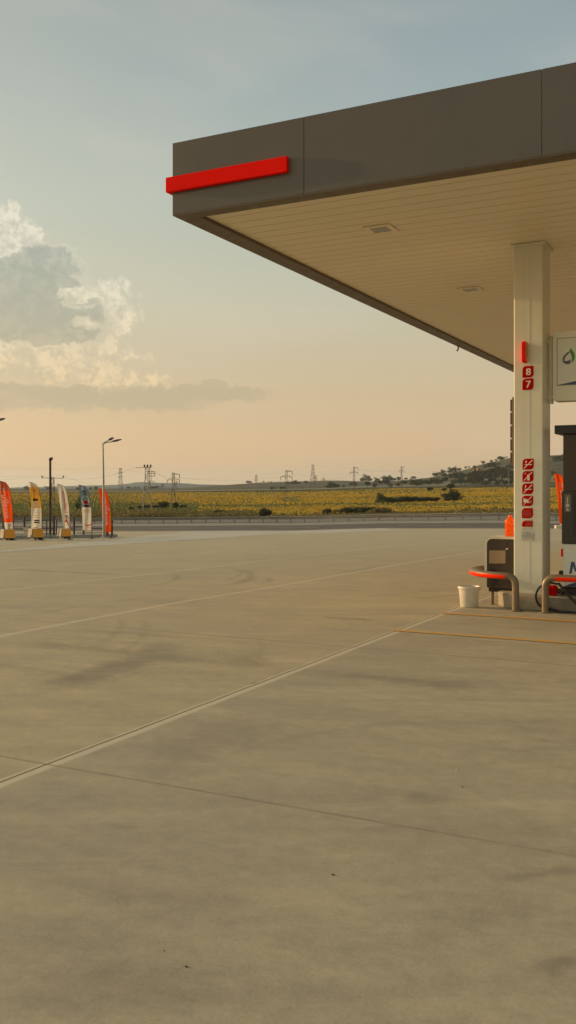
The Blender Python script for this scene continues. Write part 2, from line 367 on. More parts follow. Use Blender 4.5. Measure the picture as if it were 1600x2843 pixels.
# ------------------------------------------------------------------ ground materials
def concrete_mat():
    m, k, bs = newmat('station concrete'); setp(bs, .8, 0., .3)
    pos = k.new('ShaderNodeNewGeometry').outputs['Position']; x, y, z = k.sep(pos)
    # slabs: cast in lanes, each with a slightly different tone
    lane = k.m('FLOOR', k.m('DIVIDE', k.m('ADD', x, 3.71), 3.62)); bay = k.m('FLOOR', k.m('DIVIDE', k.m('SUBTRACT', y, 4.2), 4.5))
    wn = k.new('ShaderNodeTexWhiteNoise', noise_dimensions='2D'); k.put(wn.inputs['Vector'], k.comb(lane, bay, 0.))
    big = k.noise(pos, .22, 5., .6, .6); mid = k.noise(pos, 1.1, 6., .62, .3); fin = k.noise(pos, 9., 6., .75); grit = k.noise(pos, 60., 4., .8)
    rot = k.vm('MULTIPLY', k.vm('ADD', pos, k.vm('MULTIPLY', k.noise(pos, .35, 2., .5, color=True), (.8, .8, 0))), (.22, 3.0, 0))
    swp = k.noise(rot, 1., 8., .68)
    diag = k.noise(k.vm('MULTIPLY', k.comb(k.m('ADD', k.m('MULTIPLY', x, .85), k.m('MULTIPLY', y, .5)), k.m('SUBTRACT', k.m('MULTIPLY', y, .85), k.m('MULTIPLY', x, .5)), 0.), (.2, 3.4, 1)), 1., 8., .68, .6)
    v = k.m('MULTIPLY', k.m('SUBTRACT', big, .5), .30)
    for q, a in ((mid, .55), (swp, .60), (diag, .70), (fin, .75), (grit, .65)): v = k.m('ADD', v, k.m('MULTIPLY', k.m('SUBTRACT', q, .5), a))
    v = k.m('ADD', v, k.m('MULTIPLY', k.m('SUBTRACT', wn.outputs['Value'], .5), .045))
    f = k.m('ADD', v, .5, clamp=True)
    c = k.mix(f, (.235,.205,.142), (.545,.47,.320))
    # the lanes outside the canopy were poured in a paler, warmer mix
    outside = k.ss(x, -3.72, -3.70, 1., 0.)
    c = k.mix(k.m('MULTIPLY', outside, 1.), c, k.mix(1., c, (1.10, 1.07, .98), 'MULTIPLY'))
    # pale dusty blooms and dark oil spots
    c = k.mix(k.m('MULTIPLY', k.ss(k.noise(k.vm('ADD', pos, (17, 5, 0)), .9, 7., .7, .8), .58, .78), .45), c, (.52,.465,.33))
    c = k.mix(k.m('MULTIPLY', k.ss(k.noise(k.vm('ADD', pos, (3, 31, 0)), .55, 6., .66, 1.2), .56, .80), .16), c, (.17,.155,.115))
    spots = k.new('ShaderNodeTexVoronoi'); k.put(spots.inputs['Vector'], k.vm('ADD', pos, k.vm('MULTIPLY', k.noise(pos, 9., 3., .6, color=True), (.08,.08,0)))); spots.inputs['Scale'].default_value = 1.15
    sr = k.sep(spots.outputs['Color'])
    sp = k.m('MULTIPLY', k.ss(k.m('SUBTRACT', spots.outputs['Distance'], k.m('MULTIPLY', sr[1], .035)), .0, .022, 1., 0.), k.m('GREATER_THAN', sr[0], .62))
    c = k.mix(k.m('MULTIPLY', sp, .45), c, (.07,.06,.045))
    # tyre marks: arcs of circles, fading at their ends, broken by the texture of the slab
    def arc(p1, p2, p3, wd, st, flat=False):
        nonlocal c
        a, b, d = [G(*q)[0] for q in (p1, p2, p3)]
        ax, ay, bx, by, cx_, cy_ = a.x, a.y, b.x, b.y, d.x, d.y
        D = 2*(ax*(by-cy_)+bx*(cy_-ay)+cx_*(ay-by))
        if abs(D) < 1e-4: D = 1e-4
        ux = ((ax*ax+ay*ay)*(by-cy_)+(bx*bx+by*by)*(cy_-ay)+(cx_*cx_+cy_*cy_)*(ay-by))/D
        uy = ((ax*ax+ay*ay)*(cx_-bx)+(bx*bx+by*by)*(ax-cx_)+(cx_*cx_+cy_*cy_)*(bx-ax))/D
        R = math.hypot(ax-ux, ay-uy)
        dist = k.m('ABSOLUTE', k.m('SUBTRACT', k.vm('LENGTH', k.vm('SUBTRACT', k.comb(x, y, 0.), (ux, uy, 0))), R))
        L = (d-a).xy.length/2; mx, my = (ax+cx_)/2, (ay+cy_)/2; tx, ty = (cx_-ax)/(2*L), (cy_-ay)/(2*L)
        s_ = k.m('ABSOLUTE', k.m('ADD', k.m('MULTIPLY', k.m('SUBTRACT', x, mx), tx), k.m('MULTIPLY', k.m('SUBTRACT', y, my), ty)))
        q_ = k.m('ABSOLUTE', k.m('SUBTRACT', k.m('MULTIPLY', k.m('SUBTRACT', x, mx), ty), k.m('MULTIPLY', k.m('SUBTRACT', y, my), tx)))
        f = k.m('MULTIPLY', k.ss(k.m('ADD', dist, k.m('MULTIPLY', k.m('ADD', k.m('SUBTRACT', mid, .5), k.m('SUBTRACT', fin, .5)), wd*.8)), 0., wd*.62, 1., 0.), k.ss(s_, L*.35, L*1.05, 1., 0.))
        f = k.m('MULTIPLY', f, k.m('LESS_THAN', q_, L*1.1+wd))
        f = k.m('MULTIPLY', f, k.ss(diag, .30, .62, .25, 1.))
        c = k.mix(k.m('MULTIPLY', f, st*.95), c, (.15,.132,.098))
    arc((0,1765),(215,1712),(405,1603), .50, .55); arc((10,1735),(150,1712),(290,1650), .30, .4)
    arc((-40,1608),(330,1642),(680,1685), .42, .42); arc((130,1582),(400,1598),(610,1614), .25, .30)
    arc((520,1482),(632,1452),(560,1426), .30, .45); arc((640,1470),(682,1459),(660,1452), .22, .4)
    arc((0,1431),(170,1439),(345,1449), .30, .55); arc((-50,1662),(120,1690),(260,1702), .3, .3)
    arc((800,1551),(880,1557),(960,1562), .30, .45); arc((760,1690),(1000,1711),(1240,1742), .34, .52)
    arc((600,1640),(640,1670),(690,1684), .55, .38); arc((1030,1985),(1060,2000),(1110,2022), .22, .4)
    arc((1330,2440),(1400,2428),(1470,2405), .12, .55); arc((1225,2213),(1340,2200),(1480,2178), .10, .4)
    arc((430,1418),(700,1404),(880,1392), .4, .25); arc((900,1500),(1050,1492),(1150,1480), .5, .25)
    arc((300,1990),(430,1930),(560,1850), .55, .22); arc((0,2520),(250,2560),(520,2640), .35, .22)
    arc((700,1790),(520,1870),(330,1920), .6, .25); arc((950,2420),(1150,2330),(1460,2270), .3, .22)
    arc((285,1540),(300,1585),(205,1640), .16, .20); arc((345,1545),(360,1600),(240,1672), .16, .18); arc((420,1440),(425,1465),(330,1482), .16, .4)
    arc((640,1600),(660,1640),(625,1680), .08, .16); arc((560,1462),(600,1450),(590,1432), .2, .3); arc((60,1555),(200,1525),(420,1500), .12, .3)
    arc((930,1420),(860,1440),(780,1446), .25, .3); arc((1010,1505),(1120,1500),(1200,1488), .25, .3); arc((640,1888),(900,1830),(1100,1815), .18, .22); arc((60,2180),(330,2250),(760,2270), .16, .22)
    # long joints with a pale sealed shoulder and a dark open crack, and fine sawn cross joints
    wob = k.m('MULTIPLY', k.m('SUBTRACT', k.noise(pos, 1.7, 3., .6), .5), .022)
    wob2 = k.m('MULTIPLY', k.m('SUBTRACT', k.noise(pos, 9., 4., .7), .5), .03)
    for j, (jx, st) in enumerate(((-3.71, 1.), (-7.42, .85), (-11.0, .7), (-14.7, .5), (-18.4, .4), (-.05, .0), (-22., .3))):
        if not st: continue
        u = k.m('ADD', k.m('SUBTRACT', x, jx), wob)
        band = k.m('MULTIPLY', k.ss(k.m('ADD', u, wob2), -.055, -.025), k.ss(k.m('ADD', u, wob2), .045, .08, 1., 0.))
        c = k.mix(k.m('MULTIPLY', band, .80*st), c, (.62,.54,.385))
        crk = k.ss(k.m('ABSOLUTE', k.m('ADD', u, .008)), .004, .014, 1., 0.)
        c = k.mix(k.m('MULTIPLY', crk, (.85 if j == 0 else .25)*k_one), c, (.085,.062,.04))
    cut = k.m('ABSOLUTE', k.m('SUBTRACT', k.m('FRACT', k.m('DIVIDE', k.m('ADD', k.m('SUBTRACT', k.m('ADD', y, k.m('MULTIPLY', wob, .5)), 4.2), 2.25), 4.5)), .5))
    cut = k.ss(k.m('MULTIPLY', cut, 4.5), .006, .020, 1., 0.)
    c = k.mix(k.m('MULTIPLY', cut, k.ss(mid, .3, .6, .12, .52)), c, (.15,.125,.085))
    k.put(bs.inputs['Base Color'], c)
    k.put(bs.inputs['Roughness'], k.ss(f, .3, .7, .62, .9))
    b = k.new('ShaderNodeBump'); b.inputs['Strength'].default_value = .35; b.inputs['Distance'].default_value = .006
    k.put(b.inputs['Height'], k.m('ADD', k.m('ADD', k.m('MULTIPLY', fin, .7), k.m('MULTIPLY', grit, .5)), k.m('MULTIPLY', cut, -1.)))
    k.put(bs.inputs['Normal'], b.outputs[0])
    return m
k_one = 1.
M = {}
M['concrete'] = concrete_mat()
def pavement(name, lo, hi, along=None, rough=.8, streak=.4):
    m, k, bs = newmat(name); setp(bs, rough, 0., .3)
    pos = k.new('ShaderNodeNewGeometry').outputs['Position']
    x, y, z = k.sep(pos); a = along or (CS, SN)
    uv = k.comb(k.m('ADD', k.m('MULTIPLY', x, a[0]), k.m('MULTIPLY', y, a[1])), k.m('SUBTRACT', k.m('MULTIPLY', y, a[0]), k.m('MULTIPLY', x, a[1])), 0.)
    f = k.m('ADD', k.m('MULTIPLY', k.noise(k.vm('MULTIPLY', uv, (.03, .9, 1)), 1., 5., .6), streak), k.m('MULTIPLY', k.noise(pos, .6, 6., .65), 1-streak))
    k.put(bs.inputs['Base Color'], k.mix(k.ss(f, .3, .7), lo, hi)); return m
ROADDIR = cam2w(math.cos(-.56), math.sin(-.56))
M['apron'] = pavement('apron concrete', (.36,.345,.275), (.56,.53,.43))
M['asphalt'] = pavement('asphalt', (.085,.070,.055), (.125,.105,.083), ROADDIR)
M['asphalt_far'] = pavement('far asphalt', (.15,.13,.105), (.21,.185,.15), ROADDIR)
M['shoulder'] = pavement('shoulder', (.23,.205,.165), (.32,.29,.235), ROADDIR)
M['marking'] = mat('road paint', (.52,.50,.44), .7, var=.25, scale=1.)
M['soil'] = mat('field soil', (.13,.135,.05), .95, var=.35, scale=.05)
M['grass'] = mat('rough grass', (.11,.105,.042), .95, var=.35, scale=.4)

# ------------------------------------------------------------------ terrain sheets
ER = np.array([-160,-60,-27,-15.7,0,16,40,60,110,200], float); ED = np.array([130,98,89,86,81.5,71,55,42,12,-40], float)      # near edge of the road
FR = np.array([-160,-60,-20,0,22,60,110,200], float); FD = np.array([138,122,114.5,107,92.5,67.5,35,-22], float)             # guard rail along its middle
def edge(r): return hermite(ER, ED, np.asarray(r, float))
def rail(r): return hermite(FR, FD, np.asarray(r, float))
def sheet(name, m, r0, r1, nr, dlo, dhi, nd, lift=0., pw=1.):
    r = np.linspace(r0, r1, nr); t = np.linspace(0, 1, nd)**pw
    rr, tt = np.meshgrid(r, t, indexing='ij'); lo = dlo(rr); hi = dhi(rr); dd = lo + (hi-lo)*tt
    return gridobj(name, rr, dd, zterrain(rr, dd)+lift, m)
sheet('pavement', M['concrete'], -130, 110, 160, lambda r: r*0-40., lambda r: edge(r), 110)
roadw = lambda r: rail(r)-edge(r)
sheet('road', M['asphalt'], -150, 110, 140, lambda r: edge(r), lambda r: edge(r)+roadw(r)*.70, 10)
sheet('road_shoulder', M['shoulder'], -150, 110, 140, lambda r: edge(r)+roadw(r)*.70, lambda r: rail(r)+.5, 6)
sheet('far_road', M['asphalt_far'], -150, 110, 140, lambda r: rail(r)+.5, lambda r: rail(r)+19., 8)
for name, a, b in (('edge_line', .665, .675), ('edge_line', .055, .065)):
    sheet(name, M['marking'], -150, 110, 140, lambda r, a=a: edge(r)+roadw(r)*a, lambda r, b=b: edge(r)+roadw(r)*b, 2, .012)
for i in range(10):                                   # lane dashes
    r0 = -62+i*12.
    sheet('lane_dash', M['marking'], r0, r0+5., 8, lambda r: edge(r)+roadw(r)*.36, lambda r: edge(r)+roadw(r)*.371, 2, .012)
sheet('far_edge_line', M['marking'], -150, 110, 140, lambda r: rail(r)+8.5, lambda r: rail(r)+8.8, 2, .012)
# the paler apron beside the planted strip
ap = [G(-400,1440)[0], G(0,1390)[0], G(360,1366)[0], G(725,1343)[0]]
ac = [w2cam(p.x, p.y) for p in ap]; ar = np.array([p[0] for p in ac]); ad = np.array([p[1] for p in ac])
sheet('apron', M['apron'], ar[0], ar[-1]+8, 90, lambda r: np.interp(r, ar, ad), lambda r: np.maximum(edge(r)-.05, np.interp(r, ar, ad)+.02), 26, .006)
# yellow lines across the forecourt
ylm, yk, ybs = newmat('worn yellow road paint'); setp(ybs, .75, 0., .3)
yp = yk.new('ShaderNodeNewGeometry').outputs['Position']
yk.put(ybs.inputs['Base Color'], yk.mix(yk.ss(yk.noise(yp, 6., 7., .75), .42, .68), (.62,.33,.07), (.46,.36,.18)))
for yy, x0, x1 in ((11.60,-3.70,12.), (9.95,-3.74,12.), (20.3,-3.7,12.)):
    n = 60; xs = np.linspace(x0, x1, n); zz = [float(zterrain(*w2cam(q, yy)))+.005 for q in xs]
    v = [(q, yy-.062, h) for q, h in zip(xs, zz)] + [(q, yy+.062, h) for q, h in zip(xs, zz)]
    o = MB().add(v, [(i, i+1, n+i+1, n+i) for i in range(n-1)]).build('yellow_line', ylm); tag(o, kind='structure')
# ground under and around everything, the field and the hills
def polar(name, m, t0, t1, nt, ds, lift, zf=zterrain):
    t = np.linspace(t0, t1, nt); tt, dd = np.meshgrid(t, ds, indexing='ij')
    return gridobj(name, tt*dd, dd, zf(tt*dd, dd)+lift, m)
gx = np.concatenate([-np.geomspace(9000, 160, 26), np.linspace(-140, 140, 29), np.geomspace(160, 9000, 26)])
rr, dd = np.meshgrid(gx, gx, indexing='ij'); gz = zbase(rr, dd)-np.where(dd < 140, .8, 2.5)
gridobj('ground', rr, dd, gz, M['grass'])
polar('field', M['soil'], -1.35, 1.35, 240, np.concatenate([np.linspace(40, 130, 40), np.geomspace(132, 720, 70)]), -.12,
      lambda r, d: zterrain(r, d) - np.where(d < rail(r)+18.5, .7, np.clip((d-rail(r)-22)/8, 0, 1)*np.clip((640-d)/60, 0, 1)*.9))
def hillmat(name, base, dark, dry, sc1):
    m, k, bs = newmat(name); setp(bs, .95, 0., .1)
    pos = k.new('ShaderNodeNewGeometry').outputs['Position']; x, y, z = k.sep(pos)
    r = k.m('ADD', k.m('MULTIPLY', x, CS), k.m('MULTIPLY', y, SN))
    q = k.vm('ADD', pos, k.vm('MULTIPLY', k.noise(pos, sc1*2, 3., .5, color=True), (60, 60, 20)))
    plots = k.new('ShaderNodeTexVoronoi'); k.put(plots.inputs['Vector'], k.vm('MULTIPLY', q, (1, 1, 4))); plots.inputs['Scale'].default_value = sc1
    pc = k.sep(plots.outputs['Color'])[0]
    c = k.mix(pc, base, dry)
    c = k.mix(k.m('MULTIPLY', k.ss(k.noise(k.vm('MULTIPLY', pos, (1, 1, 3)), sc1*6, 7., .72), .46, .58), .85), c, dark)
    c = k.mix(.25, c, k.mix(k.noise(pos, sc1*40, 4., .7), dark, dry))
    k.put(bs.inputs['Base Color'], c); return m
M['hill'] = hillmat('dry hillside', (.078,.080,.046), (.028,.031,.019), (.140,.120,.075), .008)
M['farhill'] = hillmat('distant hills', (.030,.070,.085), (.022,.050,.062), (.050,.085,.095), .002)  # blue of the distant haze painted into the base colours
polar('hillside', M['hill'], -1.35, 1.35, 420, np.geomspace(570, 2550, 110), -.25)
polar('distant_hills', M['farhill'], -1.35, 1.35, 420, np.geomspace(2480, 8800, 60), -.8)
# ------------------------------------------------------------------ station: materials
def fasciamat():
    m, k, bs = newmat('grey brown cladding'); setp(bs, .42, .3, .4)
    pos = k.new('ShaderNodeTexCoord').outputs['Object']
    st = k.noise(k.vm('MULTIPLY', pos, (9., 9., .35)), 1., 6., .65); pt = k.noise(pos, .8, 5., .6)
    x, y, z = k.sep(pos)
    run = k.m('MULTIPLY', k.ss(st, .45, .72), k.ss(z, 4.8, 5.5, .75, .25))
    c = k.mix(k.ss(pt, .3, .7), (.104,.089,.076), (.122,.105,.090))
    c = k.mix(k.m('MULTIPLY', run, .42), c, (.150,.135,.115)); k.put(bs.inputs['Base Color'], c)
    k.put(bs.inputs['Roughness'], k.ss(k.m('ADD', st, pt), .7, 1.3, .34, .52)); return m
M['fascia'] = fasciamat()
M['lip'] = mat('dark brown trim', (.135,.098,.066), .5, .1, .08, 1.)
M['soffit'] = mat('cream ribbed ceiling', (.82,.71,.53), .35, .0, .03, .8)
M['red'] = mat('red enamel', (.92,.008,.002), .65, 0., .03, 2., spec=.05)
M['white'] = mat('cream white cladding', (.74,.71,.58), .42, 0., .04, 1.5, dirt=.06)
M['seam'] = mat('shadow gap', (.16,.15,.12), .8)
M['glassgrey'] = mat('lamp glass', (.30,.30,.26), .25, 0., .06)
M['sticker'] = mat('red sticker', (.46,.004,.003), .7, 0., .05, spec=.03)
M['ink'] = mat('white print', (.80,.74,.62), .6)
M['ink_soft'] = mat('faded print', (.47,.10,.06), .6)
M['paper'] = mat('notice paper', (.55,.54,.46), .7, var=.05)
M['paper_grey'] = mat('grey print', (.50,.50,.45), .7)
M['orange_clear'] = mat('amber plastic', (.62,.25,.05), .3)
M['taupe'] = mat('taupe steel', (.20,.145,.088), .42, .15, .07, 4., dirt=.15)
M['brownface'] = mat('brown steel panel', (.135,.092,.055), .45, .1, .06, 3.)
M['tan'] = mat('tan label', (.30,.215,.125), .6, 0., .06, 5.)
M['black'] = mat('black plastic', (.016,.014,.012), .45)
M['blackish'] = mat('charcoal panel', (.030,.027,.023), .35)
M['brownface'] = mat('dark brown steel', (.055,.036,.023), .45, .1, .07)
M['pumpwhite'] = mat('pump white panel', (.66,.68,.61), .4, 0., .04)
M['blue'] = mat('navy print', (.045,.065,.17), .5)
M['green'] = mat('green print', (.06,.27,.02), .5)
M['slate'] = mat('slate print', (.10,.105,.16), .5)
M['plinth'] = mat('island concrete', (.33,.275,.19), .85, 0., .22, 3., bump=.5, dirt=.35)
M['bucket'] = mat('off white bucket', (.60,.55,.44), .45, 0., .06, 5., dirt=.12)
M['tape'] = mat('red reflective tape', (.92,.035,.002), .22, 0., .08, spec=.10)
M['steel'] = mat('galvanised steel', (.30,.29,.27), .45, .6, .1)
M['darksteel'] = mat('dark painted steel', (.032,.020,.020), .5, .2, .1)
M['catblack'] = mat('black sticker', (.018,.012,.010), .6)

# ------------------------------------------------------------------ canopy
X0, Y0, ZC, ZT = -6.27, 9.25, 4.83, 5.69
XE, YE = 14.5, 29.4
can = thing('station_canopy', 'grey brown filling station canopy with a cream ribbed ceiling', 'canopy', (0,0,0))
def hbox(name, m, *b, bev=.002, parent=can): return MB().box(*b).build(name, m, parent, bevel=bev, seg=1)
seams = [X0, -4.537, -1.953, .63, 3.21, 5.79, 8.37, 10.95, XE]
for a, b in zip(seams[:-1], seams[1:]): hbox('fascia_panel', M['fascia'], a+.003 if a > X0 else a, b-.003, Y0, Y0+.05, ZC+.012, ZT)
ys = [Y0+.05+(YE-Y0-.05)*i/8 for i in range(9)]
for a, b in zip(ys[:-1], ys[1:]): hbox('fascia_panel', M['fascia'], X0, X0+.05, a+.003, b-.003, ZC+.012, ZT)
for a, b in zip(seams[:-1], seams[1:]): hbox('fascia_panel', M['fascia'], a+.056, b-.006, YE, YE+.05, ZC+.012, ZT)
hbox('fascia_backing', M['seam'], X0+.055, XE, Y0+.055, YE-.01, ZC+.25, ZT-.06, bev=0)
lip = MB()
for b in ((X0+.002, XE, Y0+.002, Y0+.20, ZC, ZC+.010), (X0+.002, X0+.26, Y0+.202, YE, ZC, ZC+.010), (X0+.262, XE, YE-.25, YE, ZC, ZC+.010),
          (X0+.262, XE, Y0+.203, Y0+.213, ZC+.003, ZC+.09), (X0+.263, X0+.273, Y0+.215, YE-.26, ZC+.003, ZC+.09)): lip.box(*b)
lip.build('ceiling_border', M['lip'], can)
# ceiling boards: strips with a groove between them, running along the front
sof = MB(); y = Y0+.215; z0 = ZC+.035
while y < YE-.27:
    y1 = min(y+.25, YE-.26)
    sof.add([(X0+.275,y,z0),(XE,y,z0),(XE,y1-.016,z0),(X0+.275,y1-.016,z0),(X0+.275,y1-.014,z0+.026),(XE,y1-.014,z0+.026),(X0+.275,y1,z0+.026),(XE,y1,z0+.026),(X0+.275,y1,z0),(XE,y1,z0)],
            [(0,3,2,1),(3,4,5,2),(4,6,7,5),(6,8,9,7)])
    y = y1
sof.build('ceiling', M['soffit'], can)
bar = MB(); p = .06
bar.box(X0-p, -4.72, Y0-p, Y0-.001, 5.10, 5.275); bar.box(X0-p, X0-.001, Y0, Y0+1.6, 5.10, 5.275)
bar.build('accent_bar', M['red'], can, bevel=.006, seg=1)
for xx in (-4.32, -.3, 3.7):
    for yy in (11.0, 15.0, 19.0, 23.0):
        fr = MB(); zc = z0-.004
        for b in ((-.18,.18,-.18,-.115),(-.18,.18,.115,.18),(-.18,-.115,-.114,.114),(.115,.18,-.114,.114)): fr.box(xx+b[0], xx+b[1], yy+b[2], yy+b[3], zc-.010, zc)
        for sx in (-1, 1):
            for sy in (-1, 1): fr.box(xx+sx*.15-.009, xx+sx*.15+.009, yy+sy*.15-.009, yy+sy*.15+.009, zc-.015, zc-.0105)
        f = fr.build('ceiling_light', M['soffit'], can)
        MB().box(xx-.114, xx+.114, yy-.114, yy+.114, zc-.006, zc-.002).build('lamp_glass', M['glassgrey'], f)

# ------------------------------------------------------------------ column
XA, XB, YA, YB, ZP = -3.02, -2.637, 12.54, 13.03, .20
col = thing('canopy_column', 'square cream column holding up the canopy, with red stickers', 'column', (XA, YA, ZP))
def L(o, x0, y0, z0): o.location = (-x0, -y0, -z0); return o
def put(o): return L(o, XA, YA, ZP)
ztop = z0
put(MB().box(XA, XB, YA, YB, ZP, ztop-.03).build('shaft', M['white'], col, bevel=.014, seg=3))
lb_ = PY(1245, 905, 20.6); put_ = MB().tube([(X0+.05, 20.6, ZC-.002), (X0+.05, 20.6, ZC-.09), (X0+.02, 20.6, ZC-.12)], .018, 8).build('drain_spout', M['darksteel'], can)
xm = PY(1327, 1400, YA).x
strip = MB().box(xm-.036, xm+.036, YA-.0016, YA-.0003, ZP+.13, ztop-.06)
for q in (-.037, .0355): put(MB().box(xm+q, xm+q+.0015, YA-.0014, YA-.0002, ZP+.13, ztop-.06).build('cover_seam', M['seam'], col))
put(strip.build('cover_strip', M['white'], col))
put(MB().box(XA-.006, XB+.006, YA-.009, YB+.006, ZP, ZP+.115).build('base_collar', M['white'], col, bevel=.004, seg=1))
put(MB().box(XA-.035, XB+.035, YA-.035, YB+.035, ztop-.035, ztop-.006).build('cap_plate', M['white'], col, bevel=.003, seg=1))
def leafshape(cx, cz, w, h, r=.32, n=7):
    """square with two opposite corners rounded off"""
    x0, x1, z0_, z1_ = cx-w/2, cx+w/2, cz-h/2, cz+h/2; R = r*w; p = [(x0, z0_)]
    for i in range(n+1): a = -math.pi/2 + math.pi/2*i/n; p.append((x1-R+R*math.cos(a), z0_+R+R*math.sin(a)))
    p.append((x1, z1_))
    for i in range(n+1): a = math.pi/2 + math.pi/2*i/n; p.append((x0+R+R*math.cos(a), z1_-R+R*math.sin(a)))
    return p
YS = YA-.0056
def sticker(x, y0, y1, label=None, hcut=None):
    a = PY(x-14, y0, YS); b = PY(x+14, y1, YS); cx, cz, w_, h_ = (a.x+b.x)/2, (a.z+b.z)/2, b.x-a.x, a.z-b.z
    o = put(MB().prism(leafshape(cx, cz, w_, h_), YS, YS+.003).build('sticker', M['sticker'], col)); tag(o, label)
    return o, cx, cz, w_, h_
def ink(parent, name, mb, m=None): return mb.build(name, m or M['ink'], parent)
def bar2(mb, x0, z0_, x1, z1_, wd, y):
    d = Vector((x1-x0, z1_-z0_)); n = Vector((-d.y, d.x)).normalized()*wd/2
    mb.prism([(x0-n.x, z0_-n.y), (x1-n.x, z1_-n.y), (x1+n.x, z1_+n.y), (x0+n.x, z0_+n.y)], y-.002, y)
def textmb(s, cx, cz, h, y):
    v, f = textpolys(s, 1.); xs = [p[0] for p in v]; zs = [p[1] for p in v]; sc_ = h/(max(zs)-min(zs))
    mb = MB(); mb.add([(cx+(p[0]-(min(xs)+max(xs))/2)*sc_, y, cz+(p[1]-(min(zs)+max(zs))/2)*sc_) for p in v], f); return mb
for ch, y0, y1 in (('8', 921.5, 949), ('7', 953, 980.5)):
    o, cx, cz, w_, h_ = sticker(1328.7, y0, y1, 'red sticker with a white %s' % ch)
    t = textmb(ch, cx+.006, cz, h_*.60, YS-.002); n0 = len(t.v)
    for dxx in (-.004, .004): t.add([(v[0]+dxx, v[1]-.0002*(1 if dxx > 0 else 2), v[2]) for v in t.v[:n0]], [f for f in t.f if max(f) < n0])
    ink(o, 'number', t)
def smoke(o, cx, cz, w_):
    mb = MB(); bar2(mb, cx-.30*w_, cz-.05*w_, cx+.34*w_, cz-.05*w_, .075*w_, YS-.001); bar2(mb, cx-.36*w_, cz-.38*w_, cx+.40*w_, cz+.36*w_, .07*w_, YS-.0035)
    mb.prism([(cx-.24*w_,cz+.10*w_),(cx-.17*w_,cz+.10*w_),(cx-.12*w_,cz+.24*w_),(cx-.14*w_,cz+.36*w_),(cx-.24*w_,cz+.22*w_)], YS-.003, YS-.001); ink(o, 'no_smoking_symbol', mb)
o, cx, cz, w_, h_ = sticker(1329, 1154, 1181, 'red no smoking sticker, upper one'); smoke(o, cx, cz, w_)
o, cx, cz, w_, h_ = sticker(1328.6, 1185, 1212, 'red no phones sticker')
mb = MB(); bar2(mb, cx-.36*w_, cz-.38*w_, cx+.38*w_, cz+.38*w_, .06*w_, YS-.0035)
mb.prism([(cx-.05*w_,cz-.36*w_),(cx+.15*w_,cz-.36*w_),(cx+.15*w_,cz+.05*w_),(cx+.12*w_,cz+.28*w_),(cx+.10*w_,cz+.28*w_),(cx+.10*w_,cz+.14*w_),(cx-.06*w_,cz+.14*w_)], YS-.003, YS-.001)
bar2(mb, cx-.32*w_, cz+.22*w_, cx-.22*w_, cz+.34*w_, .03*w_, YS-.001); bar2(mb, cx-.24*w_, cz+.20*w_, cx-.16*w_, cz+.30*w_, .03*w_, YS-.001); ink(o, 'no_phone_symbol', mb)
o, cx, cz, w_, h_ = sticker(1328, 1216, 1243, 'red no smoking sticker, lower one'); smoke(o, cx, cz, w_)
o, cx, cz, w_, h_ = sticker(1327.6, 1247, 1273, 'red sticker crossing out a white camera')
mb = MB(); mb.prism([(cx-.38*w_,cz-.12*w_),(cx+.10*w_,cz-.20*w_),(cx+.14*w_,cz-.08*w_),(cx-.02*w_,cz+.16*w_),(cx-.36*w_,cz+.14*w_)], YS-.003, YS-.001)
bar2(mb, cx-.36*w_, cz-.36*w_, cx+.38*w_, cz+.38*w_, .06*w_, YS-.0035); bar2(mb, cx-.36*w_, cz+.26*w_, cx+.06*w_, cz, .05*w_, YS-.0055)
bar2(mb, cx+.18*w_, cz-.04*w_, cx+.38*w_, cz-.04*w_, .03*w_, YS-.001); bar2(mb, cx+.16*w_, cz-.16*w_, cx+.36*w_, cz-.16*w_, .03*w_, YS-.001); ink(o, 'no_camera_symbol', mb)
o, cx, cz, w_, h_ = sticker(1327.2, 1278, 1304, 'red sticker with lines of small print')
mb = MB()
for i in range(5): bar2(mb, cx-.40*w_, cz+(.22-.12*i)*w_, cx+(.36-.05*(i % 2))*w_, cz+(.22-.12*i)*w_, .045*w_, YS-.001)
ink(o, 'print', mb, M['ink_soft'])
a = PY(1313.5, 1309, YS); b = PY(1340.5, 1325.5, YS)
mb = MB().prism([(a.x,b.z),(b.x,b.z),(b.x,a.z),(a.x+.045,a.z),(a.x+.015,a.z-.015),(a.x,a.z-.045)], YS, YS+.003)
o = tag(put(mb.build('sticker', M['sticker'], col)), 'torn red sticker, lowest of the column')
mb = MB()
for i in range(4): bar2(mb, a.x+.05, a.z-.014-.020*i, b.x-.012, a.z-.014-.020*i, .007, YS-.001)
ink(o, 'print', mb, M['ink_soft'])
for (x0, y0, x1, y1, rows) in ((1314, 1326.5, 1340, 1334, ()), (1311, 1335.5, 1345, 1361, ((.12,.30,.10,.02),(.30,.75,.22,.014),(.10,.92,.36,.034),(.10,.92,.50,.012),(.10,.92,.58,.012),(.12,.90,.66,.012),(.12,.9,.74,.012),(.84,.94,.92,.012)))):
    a = PY(x0, y0, YS); b = PY(x1, y1, YS)
    o = put(MB().box(a.x, b.x, YS, YS+.003, b.z, a.z).build('notice', M['paper'], col))
    if rows:
        mb = MB()
        for (u0, u1, v_, hh) in rows: bar2(mb, a.x+(b.x-a.x)*u0, a.z-(a.z-b.z)*v_, a.x+(b.x-a.x)*u1, a.z-(a.z-b.z)*v_, hh, YS-.001)
        ink(o, 'print', mb, M['paper_grey'])

